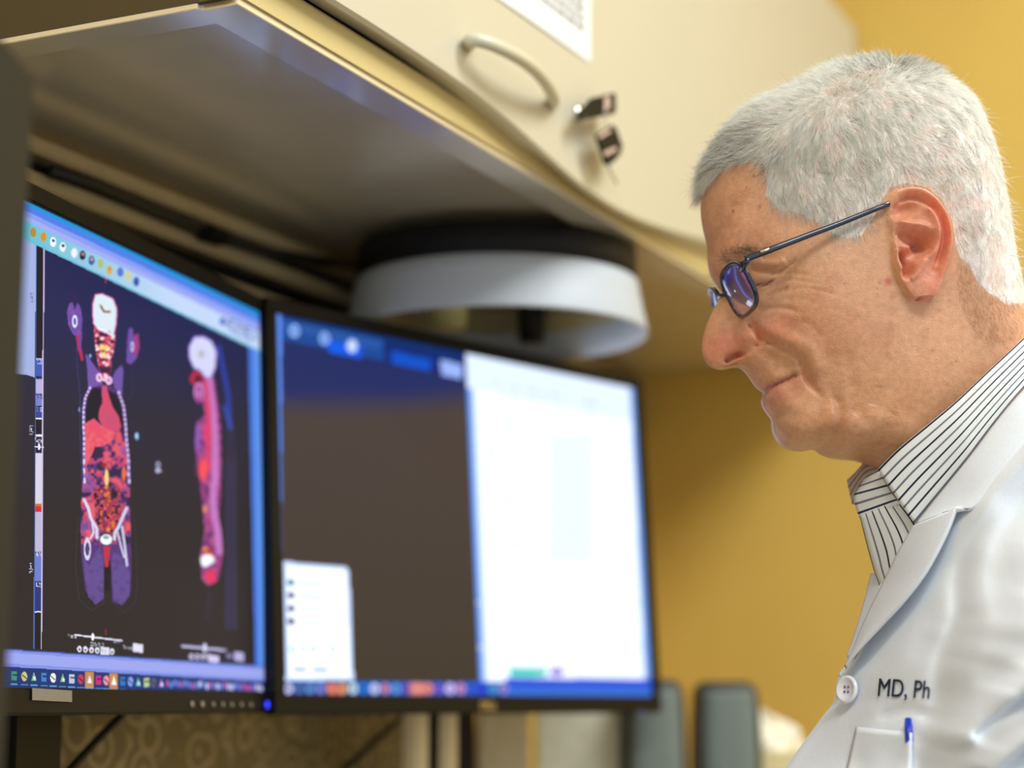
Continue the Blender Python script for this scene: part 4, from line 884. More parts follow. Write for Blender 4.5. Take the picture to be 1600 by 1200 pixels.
# local skin tones
def tones():
    Q = HS.Qa; X = Q[:, 0]; Y = Q[:, 1]; n = len(X)
    c = np.tile(srgb(222, 168, 130), (n, 1))
    def mixin(mask, col, a): 
        nonlocal c
        m_ = (np.clip(mask, 0, 1)*a)[:, None]; c = c*(1-m_)+srgb(*col)*m_
    def g(p, rx, ry, rot=0):
        q = HS.toq([p])[0]; ca, sa = math.cos(rot), math.sin(rot); dx = X-q[0]; dy = Y-q[1]; return np.exp(-(((dx*ca+dy*sa)/rx)**2+((-dx*sa+dy*ca)/ry)**2))
    mixin(g((1135, 540), 42, 30), (216, 122, 98), .75); mixin(g((1215, 512), 32, 22), (222, 132, 108), .65); mixin(g((1290, 520), 70, 60), (212, 142, 102), .5)
    mixin(g((1230, 612), 30, 14, -.4), (206, 122, 108), .6); mixin(g((1165, 355), 50, 50), (220, 152, 116), .5)
    mixin(g((1400, 640), 110, 80), (206, 146, 98), .6); mixin(g((1300, 650), 50, 40), (208, 150, 112), .5)
    L = smooth_curve(HS.toq([(1196, 608), (1211, 601), (1229, 593), (1243, 586)]), 20); d, _ = dist_line(X, Y, L); mixin(np.exp(-(d/2.6)**2), (150, 74, 84), .8); mixin(np.exp(-(d/7)**2)*(Y > 600), (206, 120, 112), .5)
    d, _ = dist_line(X, Y, smooth_curve(HS.toq([(1162, 437), (1178, 445), (1196, 444), (1208, 438)]), 20)); mixin(np.exp(-(d/2.0)**2), (60, 40, 36), .8)
    near = HS.Ha > 0
    ie = in_poly(X, Y, EQ) & (X > 1340); dd, _ = dist_line(X[ie], Y[ie], np.vstack([EQ, EQ[:1]])); me_ = np.zeros(n); tt_ = np.clip((X[ie]-EQ[:, 0].min())/110, 0, 1); me_[ie] = sstep(0, 5+26*np.clip(1-tt_*2.5, 0, 1), dd); mixin(me_, (236, 160, 132), .8)
    me_[ie] *= np.exp(-(((X[ie]-EQ[:, 0].max()+16)/18)**2)); mixin(me_, (244, 134, 108), .5)
    mixin(in_poly(X, Y, HAIRQ).astype(float), (244, 230, 222), .95)
    fz = vnoise(X, Y, .12, 21); mixin(np.clip((fz-.6)*1.2, 0, 1), (196, 128, 92), .3); mixin(np.clip((-fz-.6)*1.2, 0, 1), (226, 168, 132), .3)
    r_ = np.random.default_rng(12)
    for _ in range(70):
        x = r_.uniform(1110, 1480); y = r_.uniform(300, 700); rr = r_.uniform(1.2, 2.6); mixin(np.exp(-((X-x)**2+(Y-y)**2)/rr**2), (150, 92, 66), r_.uniform(.2, .5))
    for p_, rr, col in (((1187, 323), 2, (150, 40, 50)), ((1145, 331), 1.6, (110, 60, 50)), ((1388, 440), 6, (214, 96, 90)), ((1178, 275), 2, (120, 70, 60)), ((1230, 449), 2, (190, 80, 80))): mixin(g(p_, rr, rr), col, .9)
    return c
hair_poly = [(1105, 292), (1128, 268), (1154, 254), (1186, 248), (1200, 272), (1197, 306), (1222, 328), (1249, 332), (1276, 346), (1296, 362), (1323, 373), (1345, 369), (1362, 345), (1378, 312), (1392, 292), (1418, 286), (1448, 292), (1472, 312), (1488, 345), (1494, 384), (1500, 402), (1515, 414), (1526, 438), (1546, 458), (1574, 476), (1606, 474)]
_hq = HS.toq(hair_poly)
HAIRQ = [tuple(p) for p in _hq]+[(1640, 460), (1640, 60), (1060, 60), (1060, 300), (1098, 298)]
set_col(body, 'tone', tones())

# ---------------------------------------------------------------- hair strands
def strands(name, roots, dirs, lens, wid, cols, m, parent, droop=None, seg=4):
    n = len(roots); P = roots.copy(); D = dirs.copy(); ring = []
    side = np.cross(D, rng.normal(size=D.shape)); side /= np.linalg.norm(side, axis=1)[:, None]+1e-9
    s2 = np.cross(D, side); s2 /= np.linalg.norm(s2, axis=1)[:, None]+1e-9
    curl = rng.normal(size=D.shape)*.16
    for k_ in range(seg+1):
        t = k_/seg; wv = (wid*(1-.85*t**1.5))[:, None]
        for a in (0, 2.094, 4.189): ring.append(P+wv*(math.cos(a)*side+math.sin(a)*s2))
        P = P+D*(lens/seg)[:, None]
        D = D+(droop*(1.0/seg) if droop is not None else 0)+curl/seg; D /= np.linalg.norm(D, axis=1)[:, None]
    V = np.stack(ring, 1).reshape(-1, 3); per = 3*(seg+1); b0 = np.arange(n)*per; Q = []
    for k_ in range(seg):
        for a in range(3):
            Q.append(np.stack([b0+k_*3+a, b0+k_*3+(a+1) % 3, b0+(k_+1)*3+(a+1) % 3, b0+(k_+1)*3+a], -1))
    o = big_mesh(name, V, np.vstack(Q), m, parent, True); set_col(o, 'tone', np.repeat(cols, per, 0)); return o
def hair_mat():
    m = bpy.data.materials.new('white_hair'); m.use_nodes = True; nt = m.node_tree; b = nt.nodes['Principled BSDF']; out = nt.nodes['Material Output']
    at = nt.nodes.new('ShaderNodeAttribute'); at.attribute_name = 'tone'; nt.links.new(at.outputs['Color'], b.inputs['Base Color'])
    b.inputs['Roughness'].default_value = .5; b.inputs['Specular IOR Level'].default_value = .4
    tr = nt.nodes.new('ShaderNodeBsdfTranslucent'); nt.links.new(at.outputs['Color'], tr.inputs[0]); mx = nt.nodes.new('ShaderNodeMixShader'); mx.inputs[0].default_value = .6
    nt.links.new(b.outputs[0], mx.inputs[1]); nt.links.new(tr.outputs[0], mx.inputs[2]); nt.links.new(mx.outputs[0], out.inputs[0]); return m
HM = hair_mat()
V = HS.V; quads = HS.quads; Qa = HS.Qa
vn = np.zeros_like(V); fn = np.cross(V[quads[:, 2]]-V[quads[:, 0]], V[quads[:, 3]]-V[quads[:, 1]]); ar = np.linalg.norm(fn, axis=1)*.5
for k_ in range(4): np.add.at(vn, quads[:, k_], fn)
vn /= np.linalg.norm(vn, axis=1)[:, None]+1e-12
if ((V-V.mean(0))*vn).sum(1).mean() < 0: vn = -vn
fq = Qa[quads].mean(1); fh = HS.Ha[quads].mean(1)
def sample(mask, n):
    idx = np.where(mask)[0]; p = ar[idx]/ar[idx].sum(); f = rng.choice(idx, n, p=p); a = rng.random((n, 1)); b = rng.random((n, 1)); q = quads[f]
    def itp(A): return (A[q[:, 0]]*(1-a)+A[q[:, 1]]*a)*(1-b)+(A[q[:, 3]]*(1-a)+A[q[:, 2]]*a)*b
    N = itp(vn); N /= np.linalg.norm(N, axis=1)[:, None]; return itp(V), N, itp(Qa), f
def flow(q, ctrl):
    P_ = np.array([c[:2] for c in ctrl], float); D_ = np.array([c[2:] for c in ctrl], float); w_ = 1/(((q[:, None]-P_[None])**2).sum(2)+300)**1.5; w_ /= w_.sum(1)[:, None]; return w_@D_
# pixel-plane direction -> 3D: x right = -Fh, y down = -Z ; (dx, dy, lift, length mm)
ctrl = [(1110, 265, -.7, .1, .9, 13), (1150, 235, -.7, -.1, .9, 11), (1180, 190, -.7, -.25, .8, 10), (1250, 140, -.6, -.2, .7, 9), (1330, 110, -.45, -.1, .7, 8.5), (1420, 115, .1, -.1, .8, 8), (1480, 150, .5, .35, .7, 8), (1530, 230, .4, .8, .55, 8), (1560, 320, .2, 1, .45, 8), (1580, 420, .25, 1, .4, 7),
 (1170, 250, -.5, .5, .8, 10), (1220, 250, -.3, .7, .5, 11), (1215, 300, .1, .9, .4, 9), (1260, 320, .45, .8, .35, 9), (1330, 350, .35, .9, .35, 8), (1300, 250, .5, .6, .4, 10), (1300, 180, .1, .1, .6, 9), (1400, 200, .55, .35, .5, 9), (1400, 260, .8, .55, .35, 9), (1470, 260, .6, .85, .35, 9), (1500, 350, .3, 1, .3, 8), (1540, 440, .35, 1, .3, 7), (1590, 465, .4, 1, .3, 6)]
hm = in_poly(fq[:, 0], fq[:, 1], HAIRQ) & ~in_poly(fq[:, 0], fq[:, 1], EQ)
def grow(mask, n, wid, name, lmul=1.0, clump=.3):
    R, N, q, f = sample(mask, n); fl = flow(q, ctrl)
    ang = clump*(vnoise(q[:, 0], q[:, 1], .22, 31)*.8+vnoise(q[:, 0], q[:, 1], .6, 33)*.6)+rng.normal(size=n)*.25
    dx, dy = fl[:, 0]*np.cos(ang)-fl[:, 1]*np.sin(ang), fl[:, 0]*np.sin(ang)+fl[:, 1]*np.cos(ang)
    T = -Fh[None]*dx[:, None]-UZ[None]*dy[:, None]; T -= N*(T*N).sum(1)[:, None]; T /= np.linalg.norm(T, axis=1)[:, None]+1e-6
    D = T*np.clip(np.hypot(dx, dy), .25, 1)[:, None]+N*(fl[:, 2]*.6*np.clip(1+rng.normal(size=n)*.35, .2, 2))[:, None]; D /= np.linalg.norm(D, axis=1)[:, None]
    st_ = rng.random(n) < .02; D[st_] = D[st_]*.5+N[st_]*.5+rng.normal(size=(st_.sum(), 3))*.35; D /= np.linalg.norm(D, axis=1)[:, None]
    ln_ = fl[:, 3]*.001*lmul*np.where(st_, 1.35, 1)*np.clip(1+rng.normal(size=n)*.22, .4, 1.7)
    gray = np.exp(-(((q[:, 0]-1385)/85)**2+((q[:, 1]-128)/34)**2))+.8*np.exp(-(((q[:, 0]-1130)/45)**2+((q[:, 1]-250)/45)**2))+.04
    gcl = vnoise(q[:, 0], q[:, 1], .3, 41)*.06+rng.random(n)
    c = np.where((gcl < gray*.42)[:, None], srgb(150, 150, 148)[None], srgb(255, 255, 250)[None])*(1-.05*rng.random((n, 1)))
    return strands(name, R-N*.0006, D, ln_, np.full(n, wid)*(.7+.7*rng.random(n)), c, HM, person, droop=-N*.5-np.array([0, 0, .15]))
nearm = hm & (fh > -.02)
grow(nearm, 70000, .0001, 'hair')
hair_far = hm & (fh <= -.02)
R_ = grow(hair_far, 16000, .00013, 'hair')
# eyebrow and lashes
bp = HS.toq([(1122, 402), (1136, 392), (1155, 386), (1178, 386), (1200, 394), (1196, 402), (1172, 399), (1150, 402), (1130, 412)])
bmk = in_poly(fq[:, 0], fq[:, 1], bp)
for sg_ in (1, -1):
  R, N, q, f = sample(bmk & (fh*sg_ > 0), 300)
  n_ = len(R); T = -Fh[None]*(.6+rng.normal(size=(n_, 1))*.5)+UZ[None]*(.35+rng.normal(size=(n_, 1))*.4)
  D = T*.8+N*.5; D /= np.linalg.norm(D, axis=1)[:, None]
  cc = np.where(rng.random((n_, 1)) < .45, srgb(96, 82, 80)[None], srgb(214, 200, 180)[None])
  strands('eyebrow', R, D, rng.uniform(.005, .010, n_), np.full(n_, .00009), cc, HM, person, droop=-N*.5)
# short down on the neck under the hairline
nkm = in_poly(fq[:, 0], fq[:, 1], HS.toq([(1494, 405), (1515, 418), (1530, 445), (1556, 465), (1600, 478), (1596, 530), (1545, 540), (1510, 500), (1495, 450)])) & (fh > 0)
R, N, q, f = sample(nkm, 1600); n_ = len(R); D = -Fh[None]*.3-UZ[None]*.9+N*.35+rng.normal(size=(n_, 3))*.3; D /= np.linalg.norm(D, axis=1)[:, None]
strands('neck_down', R, D, rng.uniform(.002, .0045, n_), np.full(n_, .00005), np.tile(srgb(226, 196, 160), (n_, 1)), HM, person)
# eyeball behind the lowered lid
ec = PP(1181, 437, .0175); b_ = bmesh.new(); bmesh.ops.create_uvsphere(b_, u_segments=32, v_segments=20, radius=.0105, matrix=Matrix.Translation(tuple(ec-Fh*.004)))
bm_obj('eye', b_, mat('eye_white', (226, 220, 214), .15, .6), person, True)

# ---------------------------------------------------------------- eyeglasses
gl = empty('eyeglasses', PP(1150, 430, 0), 'dark blue framed reading glasses resting on the man\'s nose', 'glasses')
blueblk = mat('frame_dark_blue', (22, 30, 52), .22, .6, coat=.5)
Tdir = None
hingeN = PP(1166, 404, .067); earN = PP(1384, 320, .0765)
# frame axes
Lat = Lh
hm_ = hingeN-Lh*.067; em_ = earN-Lh*.0765
Td = hm_-em_; Td -= Lh*(Td@Lh); Td /= np.linalg.norm(Td)                # towards the front, in the mid plane
tiltg = math.radians(4)
Upg = np.cross(Lh, Td); Upg = Upg if Upg[2] > 0 else -Upg
Up_l = Upg*math.cos(tiltg)+Td*math.sin(tiltg); Nf = Td*math.cos(tiltg)-Upg*math.sin(tiltg)
Gc = hm_+Td*.0090
def lens_loop(side, inset=0.0, n=64, zoff=0.0):
    out = []
    for i in range(n):
        a = 2*math.pi*i/n; e = .62; cx_, cy_ = math.cos(a), math.sin(a)
        u = (.0245-inset)*abs(cx_)**e*np.sign(cx_); v = (.0172-inset)*abs(cy_)**e*np.sign(cy_)
        v *= 1-.10*(u*side < 0)*0; lat = side*(.0360)+u; fall = -.0135+v
        wrap = -((abs(lat))/.068)**2*.0085
        out.append(Gc+Lh*lat+Up_l*fall+Nf*(wrap+zoff))
    return out
fr = None
bm = bmesh.new()
def add_vf(bm, VF):
    V, F = VF; vs = [bm.verts.new(tuple(map(float, v))) for v in V]
    for f in F:
        try: bm.faces.new([vs[i] for i in f])
        except ValueError: pass
for s_ in (1, -1):
    L = lens_loop(s_); L = L+[L[0], L[1]]
    add_vf(bm, tube(L, [(.0012, .0017)]*len(L), 10, False))
add_vf(bm, tube([Gc+Lh*(.0115)-Up_l*.010+Nf*0, Gc+Lh*.004-Up_l*.0075+Nf*.002, Gc-Lh*.004-Up_l*.0075+Nf*.002, Gc-Lh*.0115-Up_l*.010], .0013, 10))
for s_ in (1, -1):
    add_vf(bm, tube([Gc+Lh*s_*.056-Up_l*.004-Nf*.006, Gc+Lh*s_*.064-Up_l*.0025-Nf*.007, Gc+Lh*s_*.067-Up_l*.001-Nf*.011], [(.002, .003), (.0025, .0034), (.002, .003)], 10))
bm_obj('frame_front', bm, blueblk, gl, True)
def glass_mat():
    m = bpy.data.materials.new('coated_lens'); m.use_nodes = True; nt = m.node_tree; out = nt.nodes['Material Output']; nt.nodes.remove(nt.nodes['Principled BSDF'])
    tr = nt.nodes.new('ShaderNodeBsdfTransparent'); tr.inputs[0].default_value = (.93, .93, .96, 1); g = nt.nodes.new('ShaderNodeBsdfGlossy'); g.inputs['Roughness'].default_value = .02; g.inputs['Color'].default_value = (.80, .80, 1, 1)
    f0 = nt.nodes.new('ShaderNodeLayerWeight'); f0.inputs[0].default_value = .3; f = nt.nodes.new('ShaderNodeMapRange'); f.inputs['To Min'].default_value = .28; f.inputs['To Max'].default_value = .8; nt.links.new(f0.outputs['Facing'], f.inputs['Value']); mx = nt.nodes.new('ShaderNodeMixShader')
    nt.links.new(f.outputs[0], mx.inputs[0]); nt.links.new(tr.outputs[0], mx.inputs[1]); nt.links.new(g.outputs[0], mx.inputs[2]); nt.links.new(mx.outputs[0], out.inputs[0]); return m
GM = glass_mat()
for s_ in (1, -1):
    V = []; F = []; n = 64
    for k_ in range(9):
        t = k_/8
        for i, p_ in enumerate(lens_loop(s_, .0004, n)):
            c0 = Gc+Lh*s_*.0360+Up_l*-.0135+Nf*(-((.0360)/.068)**2*.0085); bulge = .0022*(1-t*t)
            V.append(c0+(p_-c0)*max(t, .001)+Nf*bulge)
    for k_ in range(8):
        for i in range(n): F.append((k_*n+i, k_*n+(i+1) % n, (k_+1)*n+(i+1) % n, (k_+1)*n+i))
    lo = mesh_obj('lens', V, F, GM, gl, True); sd = lo.modifiers.new('s', 'SOLIDIFY'); sd.thickness = .0012; sd.offset = 0
for s_ in (1, -1):
    if s_ == 1: pts = [hingeN+Td*.001, PP(1180, 399, .0685), PP(1215, 386, .071), PP(1262, 368, .0725), PP(1310, 350, .0745), PP(1352, 333, .0765), PP(1380, 322, .0780), PP(1396, 316, .0745), PP(1415, 318, .071)]
    else: pts = [p_-Lh*2*((p_-P0)@Lh) for p_ in pts]
    nn_ = len(pts); P_ = smooth_curve(pts, 40); V, F = tube(P_, [(.0011, .0023-.0006*i/39) for i in range(40)], 12)
    tm = mesh_obj('temple_arm', V, F, blueblk, gl, True)
    if s_ == 1:
        V, F = tube([PP(1188, 394, .0715), PP(1202, 389, .0722)], [(.0014, .0009)]*2, 10); mesh_obj('temple_inlay', V, F, mat('inlay_silver', (235, 235, 220), .25, .6, 1.0), tm, True)
for s_ in (1, -1):
    V, F = tube([Gc+Lh*s_*.009-Up_l*.018-Nf*.001, Gc+Lh*s_*.0095-Up_l*.020-Nf*.006, Gc+Lh*s_*.0095-Up_l*.026-Nf*.007], [.0008, .0008, .0022], 10); mesh_obj('nose_pad', V, F, mat('pad_clear', (200, 190, 180), .3), gl, True)

# ---------------------------------------------------------------- clothes
CO = [((1227, 1200), 60), ((1250, 1167), 55), ((1287, 1117), 45), ((1303, 1095), 40), ((1307, 1070), 40), ((1313, 1050), 40), ((1328, 1030), 40), ((1348, 985), 34), ((1372, 935), 32), ((1400, 880), 34), ((1425, 830), 34), ((1465, 770), 34), ((1510, 715), 36), ((1560, 655), 38), ((1620, 590), 42), ((1710, 530), 60), ((1860, 560), 150), ((1990, 700), 200), ((2090, 900), 220), ((2140, 1150), 220), ((2120, 1450), 220), ((2080, 1750), 200), ((1900, 1850), 160), ((1500, 1850), 160), ((1180, 1800), 150), ((1100, 1600), 130), ((1120, 1400), 100), ((1180, 1270), 75)]
CP = [(1345, 1080, 34), (1330, 1120, 40), (1320, 1190, 55), (1375, 1050, 62), (1410, 1040, 82), (1400, 1085, 88), (1440, 1085, 100), (1385, 1150, 96), (1410, 1190, 108), (1440, 960, 70), (1480, 900, 78), (1400, 940, 36), (1430, 890, 46), (1455, 850, 58), (1490, 790, 68), (1540, 730, 76), (1600, 660, 80), (1660, 620, 84), (1450, 1020, 96), (1520, 830, 92), (1560, 780, 96), (1600, 740, 100), (1560, 880, 128), (1600, 840, 138), (1530, 950, 140), (1580, 980, 170), (1520, 1050, 160), (1560, 1100, 190), (1600, 1060, 200), (1500, 1150, 170), (1560, 1190, 205), (1620, 1200, 215), (1700, 900, 200), (1700, 1100, 225), (1850, 1000, 225), (1850, 1400, 235), (1600, 1500, 235), (1400, 1500, 200), (1250, 1500, 130), (1300, 1300, 95), (1400, 1300, 160), (1500, 1300, 210), (1950, 1300, 210), (1800, 800, 190), (1600, 1750, 230), (1900, 1650, 220), (1300, 1700, 150)]
CS = Shape([a for a, b in CO], [b for a, b in CO], CP, 420)
Lc = CS.line
arm_edge = CS.toq([(1560, 800), (1520, 850), (1497, 905), (1486, 965), (1468, 1010), (1452, 1050), (1446, 1085), (1438, 1120), (1428, 1150), (1424, 1210), (1420, 1300)])
def arm_f(X, Y):
    out = np.zeros(X.shape); m = (X > 1330) & (X < 1900) & (Y > 740)
    if not m.any(): return out
    x = X[m]; y = Y[m]; d, t = dist_line(x, y, arm_edge); xe = np.interp(y, arm_edge[:, 1], arm_edge[:, 0]); sd = np.where(x > xe, d, -d)
    out[m] = (11*sstep(-4, 18, sd)*np.exp(-np.clip(sd, 0, 1e9)/150)-7.0*np.exp(-((sd+4)/9)**2))*sstep(0, .35, t); return out
CS.feats.append(arm_f)
Lc([(1640, 1040), (1560, 1085), (1500, 1122), (1425, 1168)], 21, 17); Lc([(1620, 1082), (1545, 1120), (1480, 1160)], -17, 13); Lc([(1640, 1115), (1560, 1165), (1490, 1215)], 18, 17)
Lc([(1640, 930), (1580, 990), (1510, 1050)], 7, 30); Lc([(1640, 1000), (1580, 1045), (1500, 1085)], -6, 18); Lc([(1640, 840), (1590, 920), (1545, 1010)], 6, 26)
Lc([(1478, 880), (1462, 950), (1444, 1010)], 3, 12); Lc([(1640, 740), (1580, 830), (1550, 920), (1520, 1000)], -7, 16); Lc([(1620, 1170), (1560, 1205), (1500, 1250)], -8, 14)
Lc([(1460, 900), (1430, 960), (1400, 1010), (1372, 1050)], 2, 12); Lc([(1385, 1120), (1365, 1160), (1350, 1200)], 3, 10); Lc([(1310, 1085), (1322, 1095), (1345, 1088)], -2.0, 7); Lc([(1318, 1130), (1330, 1160), (1330, 1210)], -2, 8)
Lc([(1352, 1122), (1395, 1108), (1435, 1122)], -6, 7); Lc([(1330, 1095), (1345, 1130), (1330, 1180)], 2.5, 9)
coatm = mat('white_coat_cotton', (232, 238, 246), .8, .15, noise=.02, nscale=500, bump=.00015, bscale=1200)
coat = CS.build('lab_coat', (1640, 1150), 300, 60, coatm, person, far_dir=np.array([.30, .954, 0]))
def on_coat(x, y, off=.0):
    q = CS.toq([(x, y)], 10)
    for _ in range(22):
        H = CS.h(q[:, 0], q[:, 1])*.001+off; q[0] = .5*q[0]+.5*proj(PP(x, y, H[0])-Lh*H[0])
    return PP(x, y, H[0]), H[0]
def patch(name, A, B_, n, mrows, th, m, parent, bulge=0.0, edge=0.0, off=0):
    A = smooth_curve(A, n); B2 = smooth_curve(B_, n); Vs = []; uv = []
    for i in range(n):
        for j in range(mrows):
            t = j/(mrows-1); p_ = A[i]*(1-t)+B2[i]*t; h_ = p_[2]+bulge*math.sin(math.pi*t)+off; Vs.append(PP(p_[0], p_[1], h_*.001)); uv.append((i/(n-1), t))
    Fs = [(i*mrows+j, i*mrows+j+1, (i+1)*mrows+j+1, (i+1)*mrows+j) for i in range(n-1) for j in range(mrows-1)]
    o = mesh_obj(name, Vs, Fs, m, parent, True); me = o.data; ul = me.uv_layers.new(name='uv'); li = np.zeros(len(me.loops), int); me.loops.foreach_get('vertex_index', li)
    ul.data.foreach_set('uv', np.array(uv)[li].ravel().astype(np.float32))
    s_ = o.modifiers.new('s', 'SOLIDIFY'); s_.thickness = th; s_.offset = 0
    return o
def stripe_mat(name, N, axis=1, phase=0.0, base=(236, 240, 240), c1=(52, 54, 76), c2=(120, 122, 136), wd=.2):
    m = bpy.data.materials.new(name); m.use_nodes = True; nt = m.node_tree; b = nt.nodes['Principled BSDF']; uv = nt.nodes.new('ShaderNodeUVMap'); sp = nt.nodes.new('ShaderNodeSeparateXYZ'); nt.links.new(uv.outputs[0], sp.inputs[0])
    def mth(op, a, b_=None):
        n_ = nt.nodes.new('ShaderNodeMath'); n_.operation = op
        for k_, v in enumerate((a, b_)):
            if v is None: continue
            if isinstance(v, (int, float)): n_.inputs[k_].default_value = v
            else: nt.links.new(v, n_.inputs[k_])
        return n_.outputs[0]
    x = mth('ADD', mth('MULTIPLY', sp.outputs[axis], N), phase); fr_ = mth('FRACT', x); on = mth('LESS_THAN', fr_, wd); odd = mth('LESS_THAN', mth('FRACT', mth('MULTIPLY', x, .5)), .5)
    mc = nt.nodes.new('ShaderNodeMix'); mc.data_type = 'RGBA'; nt.links.new(odd, mc.inputs[0]); mc.inputs[6].default_value = col4(srgb(*c2)); mc.inputs[7].default_value = col4(srgb(*c1))
    m2_ = nt.nodes.new('ShaderNodeMix'); m2_.data_type = 'RGBA'; nt.links.new(on, m2_.inputs[0]); m2_.inputs[6].default_value = col4(srgb(*base)); nt.links.new(mc.outputs[2], m2_.inputs[7])
    nt.links.new(m2_.outputs[2], b.inputs['Base Color']); b.inputs['Roughness'].default_value = .8; b.inputs['Specular IOR Level'].default_value = .15
    return m
shirt = patch('shirt', [(1344, 806, 10), (1355, 850, 10), (1366, 890, 10), (1376, 925, 12), (1372, 1000, 14)], [(1404, 782, 36), (1432, 820, 46), (1440, 850, 50), (1430, 900, 50), (1420, 960, 50)], 30, 12, .0012, stripe_mat('shirt_stripes', 6.2, 1, .1), person, 3)
patch('collar_leaf', [(1372, 734, 34), (1405, 701, 46), (1454, 661, 58), (1496, 626, 65), (1545, 580, 69), (1600, 529, 70), (1660, 470, 66)], [(1429, 818, 52), (1462, 778, 60), (1510, 719, 74), (1527, 696, 77), (1559, 654, 80), (1600, 605, 82), (1660, 540, 80)], 60, 16, .0016, stripe_mat('collar_stripes', 7.3, 1, -.05, wd=.24), shirt, 2.5)
patch('collar_stand', [(1352, 748, 6), (1342, 764, 4), (1335, 777, 3), (1339, 795, 5), (1345, 811, 8)], [(1374, 735, 30), (1382, 752, 32), (1391, 769, 34), (1399, 780, 36), (1405, 788, 38)], 24, 12, .0015, stripe_mat('stand_stripes', 4.6, 0, .15, wd=.24), shirt, 2)
patch('collar_far_leaf', [(1324, 751, -22), (1338, 738, -18), (1354, 722, -12), (1372, 724, 0)], [(1333, 788, -14), (1338, 772, -8), (1352, 750, 0), (1376, 737, 10)], 24, 10, .0015, stripe_mat('far_stripes_shaded', 3, 1, .2, base=(196, 186, 178), c1=(52, 50, 62), c2=(90, 84, 88)), shirt)  # darker, browner stripe colours carry the shadow on the far collar
# coat collar and lapels
patch('coat_collar', [(1430, 822, 56), (1470, 772, 66), (1511, 722, 78), (1560, 657, 85), (1602, 608, 88), (1670, 540, 86)], [(1496, 792, 88), (1517, 796, 96), (1538, 781, 100), (1559, 758, 102), (1602, 716, 106), (1690, 640, 112)], 50, 14, .002, coatm, coat, 3)
patch('lapel', [(1428, 822, 55), (1404, 864, 44), (1384, 905, 33), (1364, 945, 25), (1346, 985, 20), (1328, 1030, 18), (1312, 1056, 20)], [(1496, 794, 88), (1478, 838, 88), (1448, 893, 84), (1414, 938, 74), (1372, 983, 56), (1334, 1024, 38), (1311, 1058, 22)], 60, 16, .002, coatm, coat, 3)
patch('far_lapel', [(1362, 896, -8), (1351, 942, -8), (1336, 992, -6), (1324, 1028, -2)], [(1388, 900, 20), (1372, 932, 14), (1352, 985, 12), (1334, 1028, 12)], 30, 8, .0018, coatm, coat)
# chest pocket, embroidered letters
def coat_patch(name, quad, off, m, parent, n=26, mm=20, th=.0012):
    (x00, y00), (x10, y10), (x11, y11), (x01, y01) = quad; Vs = []
    for i in range(n):
        for j in range(mm):
            s_ = i/(n-1); t = j/(mm-1); x = (x00*(1-s_)+x10*s_)*(1-t)+(x01*(1-s_)+x11*s_)*t; y = (y00*(1-s_)+y10*s_)*(1-t)+(y01*(1-s_)+y11*s_)*t
            Vs.append(on_coat(x, y, off)[0])
    Fs = [(i*mm+j, i*mm+j+1, (i+1)*mm+j+1, (i+1)*mm+j) for i in range(n-1) for j in range(mm-1)]
    o = mesh_obj(name, Vs, Fs, m, parent, True); s_ = o.modifiers.new('s', 'SOLIDIFY'); s_.thickness = th; s_.offset = 0; return o
coat_patch('chest_pocket', [(1338, 1136), (1424, 1145), (1424, 1260), (1310, 1260)], .0055, coatm, coat, 18, 14)
me = text_mesh('MD, Ph', 1.0, 0.0)
vv_ = np.zeros(len(me.vertices)*3); me.vertices.foreach_get('co', vv_); vv_ = vv_.reshape(-1, 3); mn = vv_.min(0); mxx = vv_.max(0)
gx, gy = np.meshgrid(np.linspace(1368, 1452, 9), np.linspace(1058, 1096, 4)); gh = np.array([on_coat(a_, c_, .0)[1] for a_, c_ in zip(gx.ravel(), gy.ravel())])
gb = lambda X, Y: np.stack([X*0+1, X-1410, Y-1077, (X-1410)**2, (X-1410)*(Y-1077), (Y-1077)**2], -1)
hc = np.linalg.lstsq(gb(gx.ravel(), gy.ravel()), gh, rcond=None)[0]; hres = float((gh-gb(gx.ravel(), gy.ravel())@hc).max())
b_ = bmesh.new(); b_.from_mesh(me); bmesh.ops.triangulate(b_, faces=b_.faces)
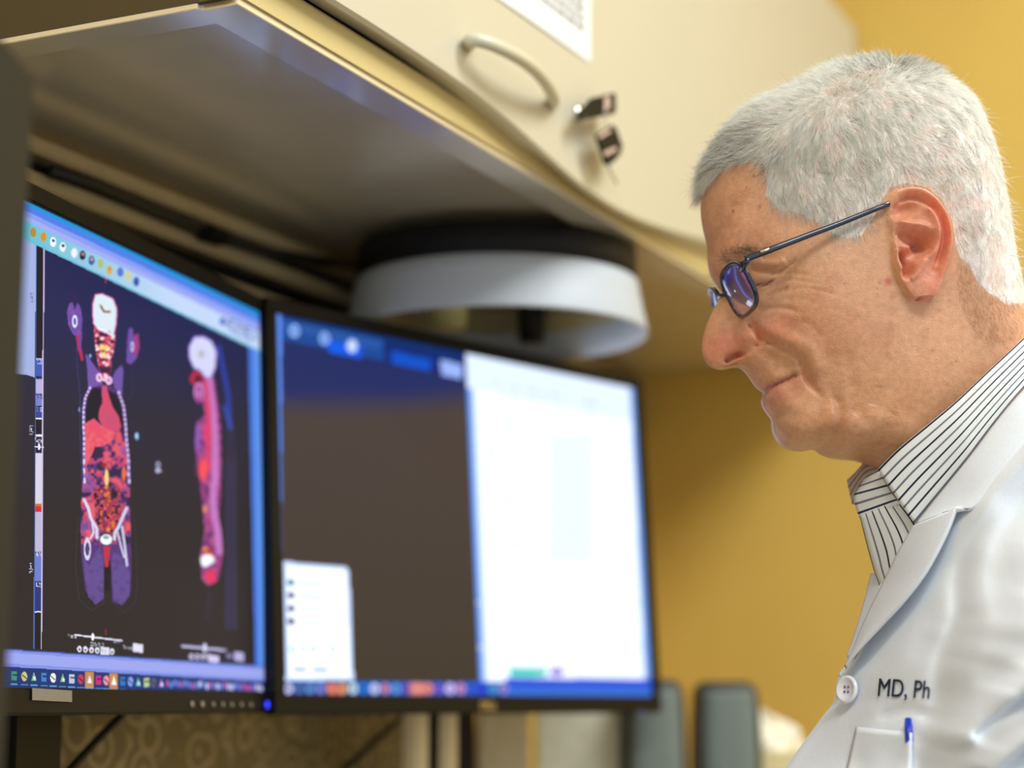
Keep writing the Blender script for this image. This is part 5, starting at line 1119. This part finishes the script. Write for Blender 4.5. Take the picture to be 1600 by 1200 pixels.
for v in b_.verts:
    s_ = (v.co.x-mn[0])/(mxx[0]-mn[0]); t = (v.co.y-mn[1])/(mxx[1]-mn[1])
    x = 1371+s_*80+t*3; y = 1092+s_*4-t*32; v.co = Vector(PP(x, y, float((gb(np.array([x]), np.array([y]))@hc)[0])+min(hres, .005)+.0012))
bmesh.ops.remove_doubles(b_, verts=b_.verts, dist=1e-7)
o = bm_obj('embroidered_letters', b_, mat('thread_navy', (28, 36, 62), .8), coat); s_ = o.modifiers.new('s', 'SOLIDIFY'); s_.thickness = .0003; s_.offset = 0
# button
bc = on_coat(1334, 1079, .0035)[0]; bn = (Fh*.82+Lh*.56+UZ*.12); bn /= np.linalg.norm(bn); bc = bc+bn*.005-Lh*.001; bu = np.cross(UZ, bn); bu /= np.linalg.norm(bu); bv = np.cross(bn, bu)
Mb = frame_mat(bc, bu, bv, bn); V = []; F = []; n = 40
prof = [(.0003, .0), (.0088, .0), (.0092, .0014), (.0086, .0026), (.0072, .0028), (.0062, .0016), (.0003, .0014)]
for i in range(n):
    a = 2*math.pi*i/n
    for r_, z_ in prof: V.append(tuple(Mb @ Vector((r_*math.cos(a), r_*math.sin(a), z_))))
k = len(prof)
for i in range(n):
    for j in range(k-1): F.append((i*k+j, ((i+1) % n)*k+j, ((i+1) % n)*k+j+1, i*k+j+1))
bt = mesh_obj('button', V, F, mat('button_white', (240, 240, 250), .2, .6, coat=.5), coat, True)
bm = bmesh.new()
for a in range(4): cyl_bm(.0009, .0009, .0004, Mb @ Matrix.Translation((.0022*math.cos(a*1.571+.78), .0022*math.sin(a*1.571+.78), .0015)), 12, 0, bm)
bm_obj('thread_holes', bm, mat('thread_grey', (120, 124, 150), .8), bt)
# pen in the pocket
p0, _ = on_coat(1419, 1124, .006); p1, _ = on_coat(1421, 1160, .003)
pen = empty('pen', p0, 'blue pen clipped in the chest pocket of the white coat', 'pen')
V, F = tube([p0, p0*.6+p1*.4, p1], [.0022, .0026, .0026], 12); mesh_obj('cap', V, F, mat('pen_blue', (20, 60, 190), .3, .5), pen, True)
V, F = tube([p0+Lh*.0035, p1+Lh*.0035-UZ*.004], .0008, 8); mesh_obj('clip', V, F, mat('pen_blue', (20, 60, 190)), pen, True)
